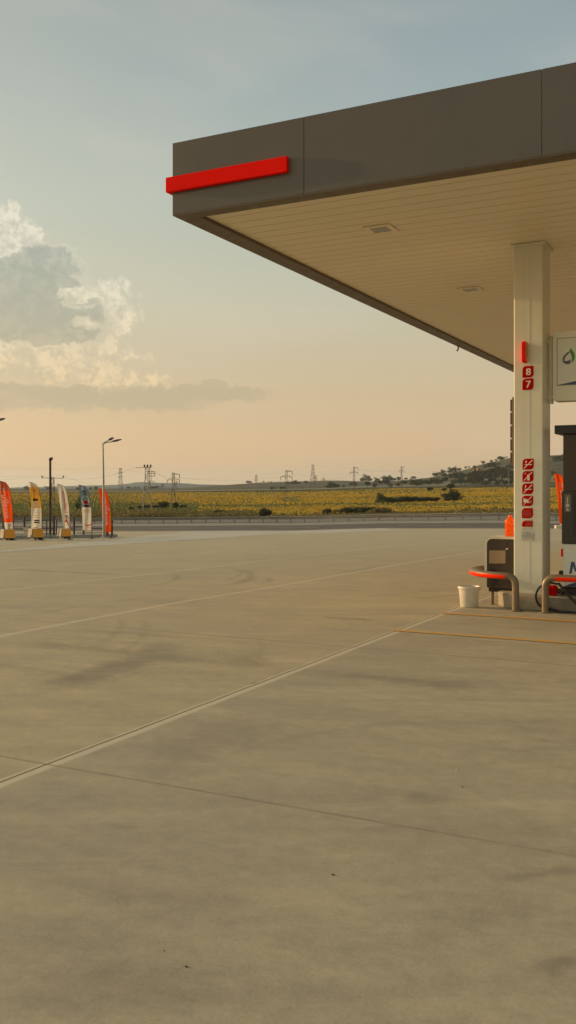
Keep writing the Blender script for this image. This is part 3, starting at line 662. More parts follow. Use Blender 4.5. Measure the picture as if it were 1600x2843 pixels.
# red projecting lightbox on the column
xl = PY(1324, 890, YA).x; zt, zb_ = PY(1324, 862, YA).z, PY(1324, 914, YA).z
sg = thing('pump_lamp', 'slim red lamp projecting from the column above the 8 sticker', 'lamp', (xl, YA, zb_))
dep = .15; hh = zt-zb_
prof = [(-dep+.02,0),(-.03,0),(-.0005,.02),(-.0005,hh-.02),(-.03,hh),(-dep+.02,hh),(-dep,hh-.02),(-dep,.02)]
MB().prism(prof, -.026, .026, plane='yz').build('housing', M['red'], sg, bevel=.006, seg=2)
f = MB().prism([(y*.92-.004, .012+z*.93) for y, z in prof], .0265, .031, plane='yz').build('side_frame', M['orange_clear'], sg, bevel=.001, seg=1)
MB().prism([(y*.42-.045, .07+z*.52) for y, z in prof], .0312, .034, plane='yz').build('side_panel', M['glassgrey'], f)

# hanging white sign between the columns
XS, YSG = -2.56, 12.78
zt, zb_ = 3.70, 2.765
hs = thing('hanging_sign', 'white box sign fixed beside the column above the pump', 'sign', (XS, YSG, zb_))
H = zt-zb_; W = 2.6; R = .05
prof = [(R, 0)]+[(W, 0), (W, H), (0, H)]+[(R-R*math.cos(a), R-R*math.sin(a)) for a in (0, .4, .8, 1.2)]
MB().prism(prof, 0, .20).build('case', M['white'], hs, bevel=.01, seg=2)
pa = PY(1403, 853, YSG); pb = PY(1403, 969, YSG)
px0, pz1, pz0 = pa.x-XS, pa.z-zb_, pb.z-zb_
MB().box(px0-.008, W-.12, -.003, -.0005, pz0-.008, pz1+.008).build('panel_rim', M['seam'], hs)
pn = MB().box(px0, W-.128, -.010, -.0035, pz0, pz1).build('sign_panel', M['pumpwhite'], hs)
MB().prism([(px0+.004, pz0+.002), (W-.13, pz0+.002), (W-.13, pz0+.34), (px0+.9, pz0+.15)], -.013, -.0105).build('blue_wedge', M['blue'], pn)
# two-tone drop: three curved strokes
def z5(x, y): q = PY((1380+x/6.441)*.90625, (900+y/6.441)*.90625, YSG); return (q.x-XS, q.z-zb_)
def poly(name, pts, m): MB().prism([z5(*p) for p in pts], -.013, -.0105).build(name, m, pn)
poly('emblem', [(1330,695),(1345,640),(1342,585),(1325,530),(1298,495),(1308,455),(1322,425),(1350,465),(1378,510),(1395,565),(1390,615),(1370,660)], M['green'])
poly('emblem', [(1210,640),(1222,600),(1245,565),(1292,520),(1298,485),(1250,515),(1205,560),(1180,600),(1172,640)], M['slate'])
poly('emblem', [(1322,628),(1318,700),(1285,716),(1245,718),(1205,700),(1180,672),(1172,645),(1212,650),(1230,660),(1270,658)], M['slate'])
br = MB()
for zz in (.03, H-.14): br.box(-.075, -.001, .06, .14, zz, zz+.05)
br.box(-.045, -.012, .05, .15, -.02, H-.05); br.build('bracket', M['white'], hs, bevel=.004, seg=1)

# price board mounted behind the column
pbx = PY(1289.5, 1080, 13.06).x; z1_, z0_ = PY(1289.5, 1000, 13.1).z, PY(1289.5, 1168, 13.1).z
bd = thing('column_board', 'tall narrow brown board behind the column, edged with four plates', 'board', (pbx, 13.035, z0_))
bh = z1_-z0_
MB().box(0, .42, 0, .09, 0, bh).build('board_case', M['brownface'], bd, bevel=.006, seg=1)
for i in range(5):
    h0 = bh*.985*i/5+.004; MB().box(-.028, -.001, .01, .08, h0, h0+bh/5-.026).build('edge_plate', M['brownface'], bd, bevel=.003, seg=1)
    if i < 4: MB().box(-.022, -.001, .02, .07, h0+bh/5-.025, h0+bh/5-.006).build('spacer', M['ink'], bd)

# ------------------------------------------------------------------ island, pump and the things round them
isl = thing('pump_island', 'raised concrete pump island with a worn chamfered nose', 'kerb island', (0,0,0))
XI, YI, YI2 = -3.20, 12.36, 13.55
mb = MB().prism([(-3.27,12.68),(-3.135,12.525),(-2.94,YI),(9,YI),(9,YI2),(-3.0,YI2),(-3.27,YI2-.28)], 0., ZP, plane='xy')
mb.build('island_slab', M['plinth'], isl, bevel=.022, seg=3)
st = MB().box(-2.62, 8.9, YI-.004, YI-.0005, .015, .185)
st.build('kerb_face', mat('dark mottled kerb face', (.17,.145,.115), .85, 0., .3, 4., dirt=.4), isl)  # darker mottled sheet over the island front, right of the column
# fuel pump
PX, PYY = PY(1416.5, 1300, 12.64).x, 12.64
pm = thing('fuel_pump', 'dark brown fuel pump with a white lower panel and black hood', 'fuel pump', (PX, PYY, ZP))
zf = lambda y: PY(1417, y, PYY).z-ZP
PW, PD, PH = 1.15, .52, zf(1092)
MB().box(0, PW, .012, PD, .09, PH).build('cabinet', M['brownface'], pm, bevel=.008, seg=2)
MB().box(-.02, PW+.02, -.02, PD+.02, 0, .088).build('plinth_frame', M['black'], pm, bevel=.004, seg=1)
MB().box(-.10, PW+.1, -.05, PD+.08, PH+.001, zf(1070)).build('hood', M['black'], pm, bevel=.008, seg=2)
zb1, zb2 = zf(1362), zf(1236)
ho = MB().box(-.012, PW-.05, -.012, .0115, zb1-.03, zb2).build('nozzle_panel', M['blackish'], pm, bevel=.004, seg=1)
for i in range(4):
    MB().box(.025+i*.27, .105+i*.27, -.0155, -.0125, zb2-.27, zb2-.04).build('nozzle_sign', M['seam'], ho)
    cx = .062+i*.27; ic = MB()
    ic.prism([(cx-.022, zb2-.255), (cx+.022, zb2-.255), (cx, zb2-.215)], -.0185, -.016)
    ic.prism([(cx+.024*math.cos(a*.5236), zb2-.185+.024*math.sin(a*.5236)) for a in range(12)], -.0185, -.016)
    ic.prism([(cx-.008, zb2-.155), (cx+.008, zb2-.155), (cx+.008, zb2-.075), (cx-.008, zb2-.075)], -.0185, -.016)
    ic.build('nozzle_symbol', M['paper_grey'], ho)
    MB().box(.14+i*.27, .16+i*.27, -.018, -.0125, zb1+.1, zb2-.02).build('nozzle_divider', M['black'], ho)
lw = MB().box(.004, PW-.004, -.008, .0115, .11, zb1-.035).build('lower_panel', M['pumpwhite'], pm, bevel=.004, seg=1)
MB().prism([(.02,.115),(PW-.01,.115),(PW-.01,.30),(.35,.22),(.10,.15)], -.0115, -.0085).build('blue_swoosh', M['blue'], lw)
t = PY(1432, 1443, PYY-.012); t2 = PY(1438, 1413, PYY-.012); mh = t2.z-t.z; mx = t.x-PX; mz = t.z-ZP
lt = [(0,0),(.032,0),(.052,.62*mh/1),(.075,.20*mh),(.10,.20*mh),(.135,.62*mh),(.135,0),(.168,0),(.175,mh),(.135,mh),(.092,.42*mh),(.065,mh),(.028,mh)]
MB().prism([(mx+a*1.0, mz+b) for a, b in lt], -.0115, -.0085).build('letter', M['blue'], lw)
zr = zf(1391); MB().box(-.03, -.001, .02, .10, zr-.05, zr+.05).build('red_holder', M['red'], pm, bevel=.004, seg=1)
zr = zf(1448); MB().box(-.06, -.001, .03, .12, zr-.05, zr+.06).build('hose_bracket', M['black'], pm, bevel=.01, seg=1)
# bin unit
bx0, bz0, bz1 = PY(1219, 1400, 12.76).x, PY(1219, 1478, 12.76).z, PY(1219, 1349, 12.76).z
bn = thing('service_bin', 'brown service bin with a rounded cream rim and a cat sticker', 'bin', (bx0, 12.76, 0))
BW, BD = .50, .34
def rprof(x0, x1, z0_, z1_, r, n=8): return [(x0,z0_),(x1,z0_)]+[(x1-r+r*math.cos(a), z1_-r+r*math.sin(a)) for a in [math.pi/2*i/n for i in range(n+1)]]+[(x0+r+r*math.cos(a), z1_-r+r*math.sin(a)) for a in [math.pi/2+math.pi/2*i/n for i in range(n+1)]]
o1 = rprof(0, BW, bz0, bz1, .10); o2 = rprof(.033, BW-.033, bz0+.002, bz1-.033, .075); n = len(o1)
rim = MB()
for (ya, yb) in ((0, BD),):
    A = [(p[0],ya,p[1]) for p in o1]+[(p[0],ya,p[1]) for p in o2]+[(p[0],yb,p[1]) for p in o1]+[(p[0],yb,p[1]) for p in o2]; F = []
    for i in range(n):
        j = (i+1) % n
        if i == 0: continue
        F += [(i,j,n+j,n+i), (2*n+i,3*n+i,3*n+j,2*n+j), (i,2*n+i,2*n+j,j), (n+i,n+j,3*n+j,3*n+i)]
    rim.add(A, F)
rim.build('rim', M['bucket'], bn, smooth=True)
MB().prism(o2, .012, BD-.012).build('door', M['brownface'], bn)
MB().box(.05, BW-.05, .03, BD-.03, bz0-.055, bz0-.001).build('base_tray', M['darksteel'], bn, bevel=.004, seg=1)
def zx(x, y, Y=12.76+.010): q = PY((1280+x/7.25)*.90625, (1440+y/7.25)*.90625, Y); return (q.x-bx0, q.z)
def bp(name, pts, m, y0=.007, y1=.0115): return MB().prism([zx(*p) for p in pts], y0, y1).build(name, m, bn)
bp('label_plate', [(568,900),(895,900),(898,640),(570,635)], M['tan'])
bp('slot', [(918,548),(938,548),(940,466),(920,466)], M['black'])
bp('handle', [(900,618),(950,616),(950,595),(930,590),(910,600)], M['bucket'], -.012, .0115)
bp('door_lock', [(722,945),(765,942),(755,925),(742,918),(735,935)], M['catblack'])
bp('cat_sticker', [(640,1365),(690,1355),(692,1320),(765,1332),(770,1325),(700,1300),(752,1290),(750,1235),(705,1180),(690,1110),(735,1115),(785,1090),(765,1085),(730,1100),(695,1065),(682,1030),(685,985),(660,992),(635,1005),(580,1000),(590,1035),(605,1065),(625,1100),(620,1160),(612,1230),(635,1290),(625,1320),(585,1332),(635,1335)], M['catblack'])
lx1, lx2 = PY(1238, 1515, 12.80).x-bx0, PY(1250, 1515, 12.98).x-bx0
for lx, ly in ((lx1, .04), (lx2-.028, .12)):
    MB().tube([(lx, ly, 0), (lx, ly, bz0-.056)], .016, 10).build('leg', M['taupe'], bn, smooth=True)
# bottle on the bin
bm_, bk, bb = newmat('amber liquid in clear plastic'); setp(bb, .12, 0., .5)
bb.inputs['Base Color'].default_value = (1., .20, .02, 1); bb.inputs['Transmission Weight'].default_value = .35
tr = bk.new('ShaderNodeBsdfTranslucent'); tr.inputs[0].default_value = (1., .27, .012, 1)
mxs = bk.new('ShaderNodeMixShader'); mxs.inputs[0].default_value = .62
bk.l.new(bb.outputs[0], mxs.inputs[1]); bk.l.new(tr.outputs[0], mxs.inputs[2]); bk.l.new(mxs.outputs[0], bm_.node_tree.nodes['Material Output'].inputs[0])
wv = bk.new('ShaderNodeTexCoord').outputs['Object']
bk.put(bb.inputs['Base Color'], bk.mix(bk.ss(bk.noise(wv, 38., 4., .7), .40, .62), (.80,.12,.006), (1.,.50,.09)))
qx = PY(1270.5, 1330, 12.90).x; qh = PY(1270, 1296, 12.90).z-bz1
bt = thing('bottle', 'large plastic bottle of orange liquid standing on the bin', 'bottle', (qx+.073, 12.90, bz1+.001))
pr = [(.055,0),(.070,.008)]
for i in range(7): zz = .02+i*.022; pr += [(.073,zz),(.073,zz+.010),(.067,zz+.014),(.067,zz+.018)]
pr += [(.073,.185),(.074,.205),(.068,.225),(.048,.245),(.026,.256),(.022,.262)]
sc_ = (qh-.03)/.262; pr = [(r, z*sc_) for r, z in pr]
MB().lathe(pr, 28).build('body', bm_, bt, smooth=True)
MB().lathe([(.029, qh-.031),(.030, qh-.006),(.027, qh)], 20).build('cap', bm_, bt, smooth=True)
# bucket
bc, bd_ = G(1181.5, 1524); bc = Vector((-3.59, 12.40, 0))
bu = thing('bucket', 'off white plastic bucket standing in front of the bin', 'bucket', bc)
pr = [(.112,0),(.118,.006),(.139,.245),(.152,.247),(.154,.262),(.150,.278),(.143,.280),(.139,.270),(.116,.012),(.0,.012)]
MB().lathe(pr, 36, close=False).build('pail', M['bucket'], bu, smooth=True)
hp = [(.150*math.cos(a), .150*math.sin(a)-.012*math.sin(a), .255-.05*math.sin(a)) for a in [math.pi*i/16 for i in range(17)]]
MB().tube(hp, .004, 8).build('handle', M['steel'], bu, smooth=True)
# tubular guards
def fillet(a, b, c, r, n=8):
    a, b, c = Vector(a), Vector(b), Vector(c); u = (a-b).normalized(); v = (c-b).normalized(); s = b+u*r; e = b+v*r
    return [s.lerp(b, t).lerp(b.lerp(e, t), t) for t in [i/n for i in range(n+1)]]
TR, ZB = .046, .455
gl = G(1300, 1536)[0]; gx, gy = gl.x, 12.24; 
g1 = thing('tubular_guard', 'taupe tubular guard curving round the island nose, with red tape', 'guard rail', (gx, gy, 0))
yb = 1.34; rr_ = yb/2; xc = -.13; rx_ = .61
path = [Vector((0,0,.0))]+fillet((0,0,0), (0,0,ZB), (-.6,0,ZB), .13)
arcp = [Vector((xc-rx_*math.sin(a), rr_-rr_*math.cos(a), ZB)) for a in [math.pi*i/22 for i in range(23)]]
path += arcp + fillet((xc,yb,ZB), (0,yb,ZB), (0,yb,0), .13) + [Vector((0,yb,0))]
MB().tube(path, TR, 16).build('tube', M['taupe'], g1, smooth=True)
def tape(pts, name, par, out):
    """band of tape lying on the outer side of the tube"""
    v = []; n = 7
    for i, p in enumerate(pts):
        d = (pts[min(i+1, len(pts)-1)]-pts[max(i-1, 0)]).normalized(); o_ = Vector((d.y, -d.x, 0))*out
        for j in range(n):
            a = rad(-50+66*j/(n-1)); v.append(p + (o_*math.cos(a)+Vector((0,0,1))*math.sin(a))*(TR+.0025))
    f = [(i*n+j, (i+1)*n+j, (i+1)*n+j+1, i*n+j+1) for i in range(len(pts)-1) for j in range(n-1)]
    return MB().add(v, f).build(name, M['tape'], par, smooth=True)
tape([Vector((-.13,0,ZB))]+arcp[:13], 'reflective_tape', g1, -1)
tape(arcp[11:]+[Vector((-.13,yb,ZB))], 'reflective_tape', g1, -1)
for yy in (0, yb): MB().lathe([(.085,.002),(.085,.012),(.05,.016)], 20, 0, yy).build('foot_plate', M['taupe'], g1, smooth=True)
gx2 = G(1375, 1540)[0].x; gy2 = 12.24
g2 = thing('tubular_guard', 'taupe tubular guard with red tape in front of the pump', 'guard rail', (gx2, gy2, 0))
LEN = 1.55
MB().tube([Vector((0,0,0))]+fillet((0,0,0),(0,0,ZB),(.6,0,ZB),.13)+fillet((0,0,ZB),(LEN,0,ZB),(LEN,0,0),.13)+[Vector((LEN,0,0))], TR, 16).build('tube', M['taupe'], g2, smooth=True)
tape([Vector((LEN-.13-(LEN-.26)*i/4,0,ZB)) for i in range(5)], 'reflective_tape', g2, -1)
for xx in (0, LEN): MB().lathe([(.085,.002),(.085,.012),(.05,.016)], 20, xx, 0).build('foot_plate', M['taupe'], g2, smooth=True)
# hose and red canister
def pth(pts, Y): return [PY(x, y, Y) for x, y in pts]
def smoothpath(pts, n=6):
    out = []
    for i in range(len(pts)-1):
        p0, p1, p2, p3 = pts[max(i-1,0)], pts[i], pts[i+1], pts[min(i+2,len(pts)-1)]
        for j in range(n):
            t = j/n; out.append(.5*((2*p1)+(p2-p0)*t+(2*p0-5*p1+4*p2-p3)*t*t+(3*p1-p0-3*p2+p3)*t**3))
    return out+[pts[-1]]
def z8(x, y): return ((1440+x/9.0625)*.90625, (1440+y/9.0625)*.90625)
hA = smoothpath(pth([z8(*q) for q in ((1010,1640),(900,1630),(760,1600),(620,1665),(520,1740),(455,1850),(435,1970),(470,2090),(545,2190),(640,2230))], 12.31))
hA = [Vector((p.x, p.y, max(p.z, .02))) for p in hA] + [Vector((hA[-1].x+.2, 12.30, .02)), Vector((hA[-1].x+.7, 12.31, .02)), Vector((hA[-1].x+1.6, 12.30, .02))]
h1 = tag(MB().tube(hA, .014, 10).build('hose', M['black'], None, smooth=True), 'black hose looping down behind the guard onto the ground', 'hose')
hB = smoothpath(pth([z8(*q) for q in ((1000,1620),(1060,1690),(1150,1800),(1260,1930),(1370,2040),(1480,2140),(1560,2190),(1700,2220))], 12.30))
tag(MB().tube([Vector((p.x, p.y, max(p.z, .022))) for p in hB], .017, 10).build('hose', M['black'], None, smooth=True), 'straight black fuel hose slanting down from the pump', 'hose')
ca = PY(z8(850,1880)[0], z8(850,1880)[1], 12.47)
cn = thing('canister', 'small red plastic canister lying behind the guard by the pump', 'canister', (ca.x, 12.47, ZP+.001))
MB().box(-.07, .07, -.06, .06, 0, .135).build('body', M['sticker'], cn, bevel=.04, seg=4)
MB().tube([(.072,0,.06),(.12,0,.075)], [.030,.024], 12).build('neck', M['black'], cn, smooth=True)
MB().tube([(.12,0,.075),(.145,0,.085)], .018, 12).build('spout', M['tan'], cn, smooth=True)
# scraps on the forecourt
for (x, y, sz, m, lb) in ((806,1804,.008,'paper','tiny white paper scrap on the pale slab'), (1149,1938,.014,'paper','white paper scrap on the forecourt below the yellow lines'), (838,2202,.012,'brownface','dark brown pebble at the centre of the near slab'), (469,2433,.010,'brownface','dark brown pebble near the bottom of the slab'), (412,2392,.007,'brownface','smaller dark pebble beside the near brown one'), (1163,1980,.011,'brownface','small dark pebble by the white scrap'), (550,1641,.013,'brownface','dark speck of gravel on the tyre marks')):
    g = G(x, y)[0]; mb = MB(); n = 8; pts = [(sz*.75*(.7+.5*random.random())*math.cos(a), sz*.75*(.5+.4*random.random())*math.sin(a)) for a in [2*math.pi*i/n for i in range(n)]]
    h = .003 if m == 'paper' else sz*.35
    mb.add([(p[0],p[1],.001) for p in pts]+[(p[0]*.6,p[1]*.6,h*(.7+.5*random.random())) for p in pts], [tuple(range(n, 2*n))]+[(i,(i+1)%n,n+(i+1)%n,n+i) for i in range(n)])
    o = mb.build('paper_scrap' if m == 'paper' else 'pebble', M[m]); o.location = g; tag(o, lb, 'litter' if m == 'paper' else 'pebble')
# ------------------------------------------------------------------ flags, blocks, lamps along the planted strip
def clothmat(name, col):
    m, k, bs = newmat(name); setp(bs, .85, 0., .05)
    pos = k.new('ShaderNodeTexCoord').outputs['Object']
    k.put(bs.inputs['Base Color'], k.mix(k.noise(pos, 5., 4., .6), tuple(c*.86 for c in col), tuple(min(1, c*1.1) for c in col)))
    tr = k.new('ShaderNodeBsdfTranslucent'); tr.inputs[0].default_value = (*col, 1)
    mx = k.new('ShaderNodeMixShader'); mx.inputs[0].default_value = .45
    k.l.new(bs.outputs[0], mx.inputs[1]); k.l.new(tr.outputs[0], mx.inputs[2]); k.l.new(mx.outputs[0], m.node_tree.nodes['Material Output'].inputs[0])
    return m
M['cl_orange'] = clothmat('orange red cloth', (.92,.095,.006)); M['cl_white'] = clothmat('white cloth', (.72,.66,.55))
M['cl_yellow'] = clothmat('yellow cloth', (.78,.40,.035)); M['cl_blue'] = clothmat('blue grey cloth', (.17,.22,.30)); M['cl_fade'] = clothmat('faded red cloth', (.50,.11,.05))
M['pr_white'] = clothmat('white cloth print', (.85,.78,.66)); M['pr_orange'] = clothmat('orange cloth print', (.75,.13,.03)); M['pr_dark'] = clothmat('dark cloth print', (.06,.045,.04))
M['pr_red'] = clothmat('red cloth print', (.55,.03,.02)); M['pr_blue'] = clothmat('blue cloth print', (.12,.17,.36)); M['pr_skin'] = clothmat('brown cloth print', (.28,.16,.10)); M['pr_tan'] = clothmat('pale tan cloth print', (.70,.40,.22))
M['pr_teal'] = clothmat('teal cloth print', (.30,.42,.42)); M['pr_yel'] = clothmat('yellow cloth print', (.85,.42,.05))
RV = np.array([0, .45, .65, .8, .9, .97, 1.]); RXs = np.array([0, -.008, -.037, -.062, -.098, -.160, -.285])
LV = np.array([0, .35, .6, .8, 1.]); LXs = np.array([-.224, -.229, -.243, -.266, -.285])
class Flag:
    def __init__(s, name, label, px, yb, yt, D, H=None, narrow=0., seed=0, base=None, lean=0.):
        s.g = GD(px, D); s.g.z = float(s.g.z)
        zb_ = CAMH+(HY-yb)/FPX*D; zt_ = CAMH+(HY-yt)/FPX*D
        s.H = zt_-zb_; s.z0 = zb_-s.g.z; s.nar = narrow; s.sd = seed; s.lean = lean
        s.root = thing(name, label, 'flag', s.g, YAW, 'advertising flags along the forecourt edge')
    def edges(s, v):
        xr = hermite(RV, RXs, np.array(v)); xl = hermite(LV, LXs, np.array(v))+s.nar*(1-np.array(v))**2
        return xr, xl
    def F(s, t, v, off=0.):
        """t 0..1 from the free edge to the pole, v 0..1 upwards"""
        xr, xl = s.edges(v); x = (xl+(xr-xl)*t)*s.H; t = min(max(t, 0.), 1.)
        y = .05*s.H*.5*math.sin(5*v+2.5*(1-t)+s.sd)*(1-t) + .022*s.H*math.sin((1-t)*9+v*4+s.sd*2)*(1-t)**.7*(.5+v*.5)
        return (float(x)+s.lean*s.H*v, float(y)-off, s.z0+v*s.H)
    def cloth(s, bands):
        nt, nv = 18, 70; vs = [s.F(i/nt, j/nv) for j in range(nv+1) for i in range(nt+1)]
        fs = []; mi = []; mats = []
        for b in bands:
            if b[1] not in mats: mats.append(b[1])
        for j in range(nv):
            m = next(b[1] for b in bands if (j+.5)/nv <= b[0])
            for i in range(nt): a = j*(nt+1)+i; fs.append((a, a+1, a+nt+2, a+nt+1)); mi.append(mats.index(m))
        mb = MB(); mb.v = vs; mb.f = fs; mb.mi = mi; s.cl = mb.build('banner', mats, s.root, smooth=True)
        sol = [s.F(1., v) for v in np.linspace(0, 1, 30)]
        pole = [(sol[0][0], 0, .04)]+sol; rs = [.022]+[.020-.014*i/29 for i in range(30)]
        MB().tube(pole, rs, 8).build('pole', M['darksteel'], s.root, smooth=True)
        MB().lathe([(.16,.002),(.16,.02),(.03,.035),(.03,.16)], 16, sol[0][0], 0).build('foot', M['darksteel'], s.root)
    def rect(s, name, t0, t1, v0, v1, m, off=.012, nt=4, nv=6):
        vs = [s.F(t0+(t1-t0)*i/nt, v0+(v1-v0)*j/nv, off) for j in range(nv+1) for i in range(nt+1)]
        fs = [(j*(nt+1)+i, j*(nt+1)+i+1, (j+1)*(nt+1)+i+1, (j+1)*(nt+1)+i) for j in range(nv) for i in range(nt)]
        return MB().add(vs, fs).build(name, m, s.cl)
    def polyg(s, name, pts, m, off=.016):
        """triangle fan of an outline in t, v, finely cut so that it follows the cloth"""
        c = (sum(p[0] for p in pts)/len(pts), sum(p[1] for p in pts)/len(pts)); n = len(pts); K = 3; vs = [s.F(*c, off)]; fs = []
        for q in range(1, K+1):
            for p in pts: vs.append(s.F(c[0]+(p[0]-c[0])*q/K, c[1]+(p[1]-c[1])*q/K, off))
        for i in range(n):
            j = (i+1) % n; fs.append((0, 1+i, 1+j))
            for q in range(K-1): fs.append((1+q*n+i, 1+(q+1)*n+i, 1+(q+1)*n+j, 1+q*n+j))
        return MB().add(vs, fs).build(name, m, s.cl)
    def text(s, string, t0, t1, v0, v1, m, off=.014, mirror=True):
        """lettering that climbs the flag; seen from behind it reads mirrored"""
        v, f = textpolys(string, 1., .018); xs = [p[0] for p in v]; ys = [p[1] for p in v]; a, b, c, d = min(xs), max(xs), min(ys), max(ys)
        vs = []
        for p in v:
            q = (p[1]-c)/(d-c); q = q if mirror else 1-q
            vs.append(s.F(t0+(t1-t0)*q, v0+(v1-v0)*(p[0]-a)/(b-a), off))
        return MB().add(vs, f).build('lettering', m, s.cl)
    def swirl(s, t, v, w_, h):
        s.polyg('logo_stroke', [(t-.5*w_,v+.02*h),(t-.1*w_,v-.08*h),(t+.5*w_,v+.10*h),(t+.5*w_,v+.30*h),(t,v+.16*h),(t-.4*w_,v+.22*h)], M['pr_orange'])
        s.polyg('logo_stroke', [(t-.5*w_,v+.3*h),(t-.35*w_,v+.5*h),(t,v+.52*h),(t+.15*w_,v+.38*h),(t-.1*w_,v+.42*h),(t-.35*w_,v+.36*h)], M['pr_blue'])
M['cl_red5'] = M['cl_orange']
f1 = Flag('feather_flag', 'orange red feather flag with a white foot, leftmost of the row', 34.5, 1332, 1209, 47., narrow=.06, seed=.3, lean=-.015)
f1.cloth([(.145, M['cl_white']), (.80, M['cl_orange']), (1.1, M['cl_fade'])])
f1.text('excellium', .04, .70, .22, .84, M['pr_white']); f1.polyg('swoosh', [(.98,.28),(1.02,.42),(.98,.58),(.86,.68),(.78,.70),(.92,.58),(.95,.42)], M['pr_tan'])
f1.polyg('logo_stroke', [(.42,.075),(.52,.045),(.66,.06),(.60,.07),(.5,.075),(.5,.115),(.44,.11)], M['pr_red']); f1.polyg('logo_stroke', [(.66,.06),(.74,.09),(.68,.125),(.56,.13),(.66,.1)], M['pr_blue'])
f1.rect('small_print', .35, .72, .012, .032, M['pr_tan'], nt=3, nv=1)
f2 = Flag('feather_flag', 'yellow and white feather flag with a dark label', 106.5, 1332, 1212, 47.4, seed=1.4, lean=0.)
f2.cloth([(.445, M['cl_white']), (.88, M['cl_yellow']), (1.1, M['cl_white'])])
for i in range(3): f2.polyg('stripe', [(.25+.22*i,.93),(.38+.22*i,.93),(.62+.17*i,.70),(.52+.17*i,.70)], M['pr_tan'] if i != 1 else M['pr_yel'])
f2.polyg('print', [(.30,.79),(.62,.80),(.66,.835),(.34,.82)], M['pr_orange'], .019)
f2.rect('dark_label', .25, .74, .60, .648, M['pr_dark'], nv=2); f2.rect('pale_panel', .24, .76, .455, .585, M['cl_white'])
f2.rect('print', .25, .7, .665, .675, M['pr_orange'], nv=1)
for v_, a in ((.40,.5),(.36,.42),(.325,.62),(.29,.2),(.25,.35)): f2.rect('print', a, .82, v_-.006, v_+.006, M['pr_tan'], nv=1)
for v_ in (.175, .133): f2.rect('dark_label', .28, .80, v_, v_+.028, M['pr_dark'], nv=1); f2.rect('white_dot', .70, .78, v_+.008, v_+.02, M['pr_white'], .016, 1, 1)
f2.swirl(.52, .0, .6, .09)
f3 = Flag('feather_flag', 'white feather flag with orange lettering up its side', 176.5, 1331, 1217, 48.4, narrow=.09, seed=2.4, lean=-.005)
f3.cloth([(1.1, M['cl_white'])]); f3.text('TotalEnergies', .36, .76, .34, .84, M['pr_orange'])
f3.polyg('logo_stroke', [(.70,.075),(.86,.085),(.72,.19),(.62,.30),(.48,.29),(.55,.19)], M['pr_orange']); f3.polyg('logo_stroke', [(.50,.30),(.62,.325),(.80,.28),(.84,.22),(.78,.22),(.70,.28),(.60,.30)], M['pr_blue']); f3.polyg('logo_stroke', [(.36,.155),(.54,.155),(.62,.20),(.52,.21)], M['pr_red'])
f4 = Flag('feather_flag', 'blue topped white feather flag printed with a figure in a red vest', 231.5, 1334, 1219, 51., narrow=.03, seed=3.5, lean=-.0)
f4.cloth([(.505, M['cl_white']), (1.1, M['cl_blue'])])
f4.polyg('print', [(.30,.56),(.72,.56),(.80,.60),(.95,.62),(.92,.70),(.78,.75),(.60,.755),(.42,.755),(.22,.73),(.10,.66),(.12,.58)], M['pr_white'], .013)
f4.polyg('print', [(.28,.575),(.74,.575),(.76,.66),(.70,.74),(.58,.70),(.50,.74),(.34,.735),(.28,.66)], M['pr_red'], .018)
f4.polyg('print', [(.44,.745),(.58,.745),(.64,.80),(.62,.845),(.52,.86),(.42,.845),(.40,.80)], M['pr_skin'], .016)
f4.polyg('print', [(.40,.81),(.40,.85),(.50,.875),(.63,.86),(.66,.815),(.60,.84),(.48,.845)], M['pr_dark'], .020)
f4.rect('print', .28, .76, .64, .665, M['pr_tan'], .021, nv=1); f4.polyg('glow', [(.1,.66),(.95,.66),(.98,.80),(.6,.90),(.1,.84)], M['pr_teal'], .008)
f4.polyg('print', [(.3,.51),(.72,.51),(.72,.565),(.3,.565)], M['pr_dark'], .014); f4.polyg('print', [(.70,.51),(.86,.512),(.8,.56),(.68,.555)], M['pr_red'], .018)
for v_ in (.455,.44,.425,.41,.395): f4.rect('print', .15, .85, v_-.003, v_+.003, M['pr_tan'], nv=1)
f4.polyg('logo_stroke', [(.40,.10),(.58,.085),(.80,.105),(.98,.12),(.95,.145),(.7,.12),(.5,.12)], M['pr_orange']); f4.polyg('logo_stroke', [(.22,.12),(.42,.105),(.5,.12),(.36,.13)], M['pr_blue'])
f4.rect('small_print', .40, .95, .045, .062, M['pr_tan'], nv=1)
f5 = Flag('feather_flag', 'bright orange red feather flag just behind the grey street lamp', 280.5, 1339, 1229, 53.5, narrow=.05, seed=4.2, lean=0.)
f5.cloth([(1.1, M['cl_orange'])]); f5.text('excellium', .18, .84, .16, .81, M['pr_white'])
f5.polyg('swoosh', [(.80,.20),(.97,.30),(1.0,.44),(.93,.55),(.84,.60),(.92,.46),(.90,.32)], M['pr_yel'])
f6 = Flag('feather_flag', 'orange red feather flag standing far behind the pump', 1434, 1318, 1190, 60., narrow=.03, seed=5.0, lean=-.03)
f6.cloth([(1.1, M['cl_orange'])]); f6.text('excellium', .30, .95, .15, .80, M['pr_white'])
fb = GD(1409, 62.5)
o = thing('kerb_marker', 'small pale concrete foot with a short post beyond the pump', 'marker post', fb, YAW)
MB().box(-.32,.32,-.2,.2,.0,.22).build('foot', M['bucket'], o, bevel=.02); MB().box(.03,.14,-.05,.05,.221,.75).build('post', M['bucket'], o, bevel=.01)

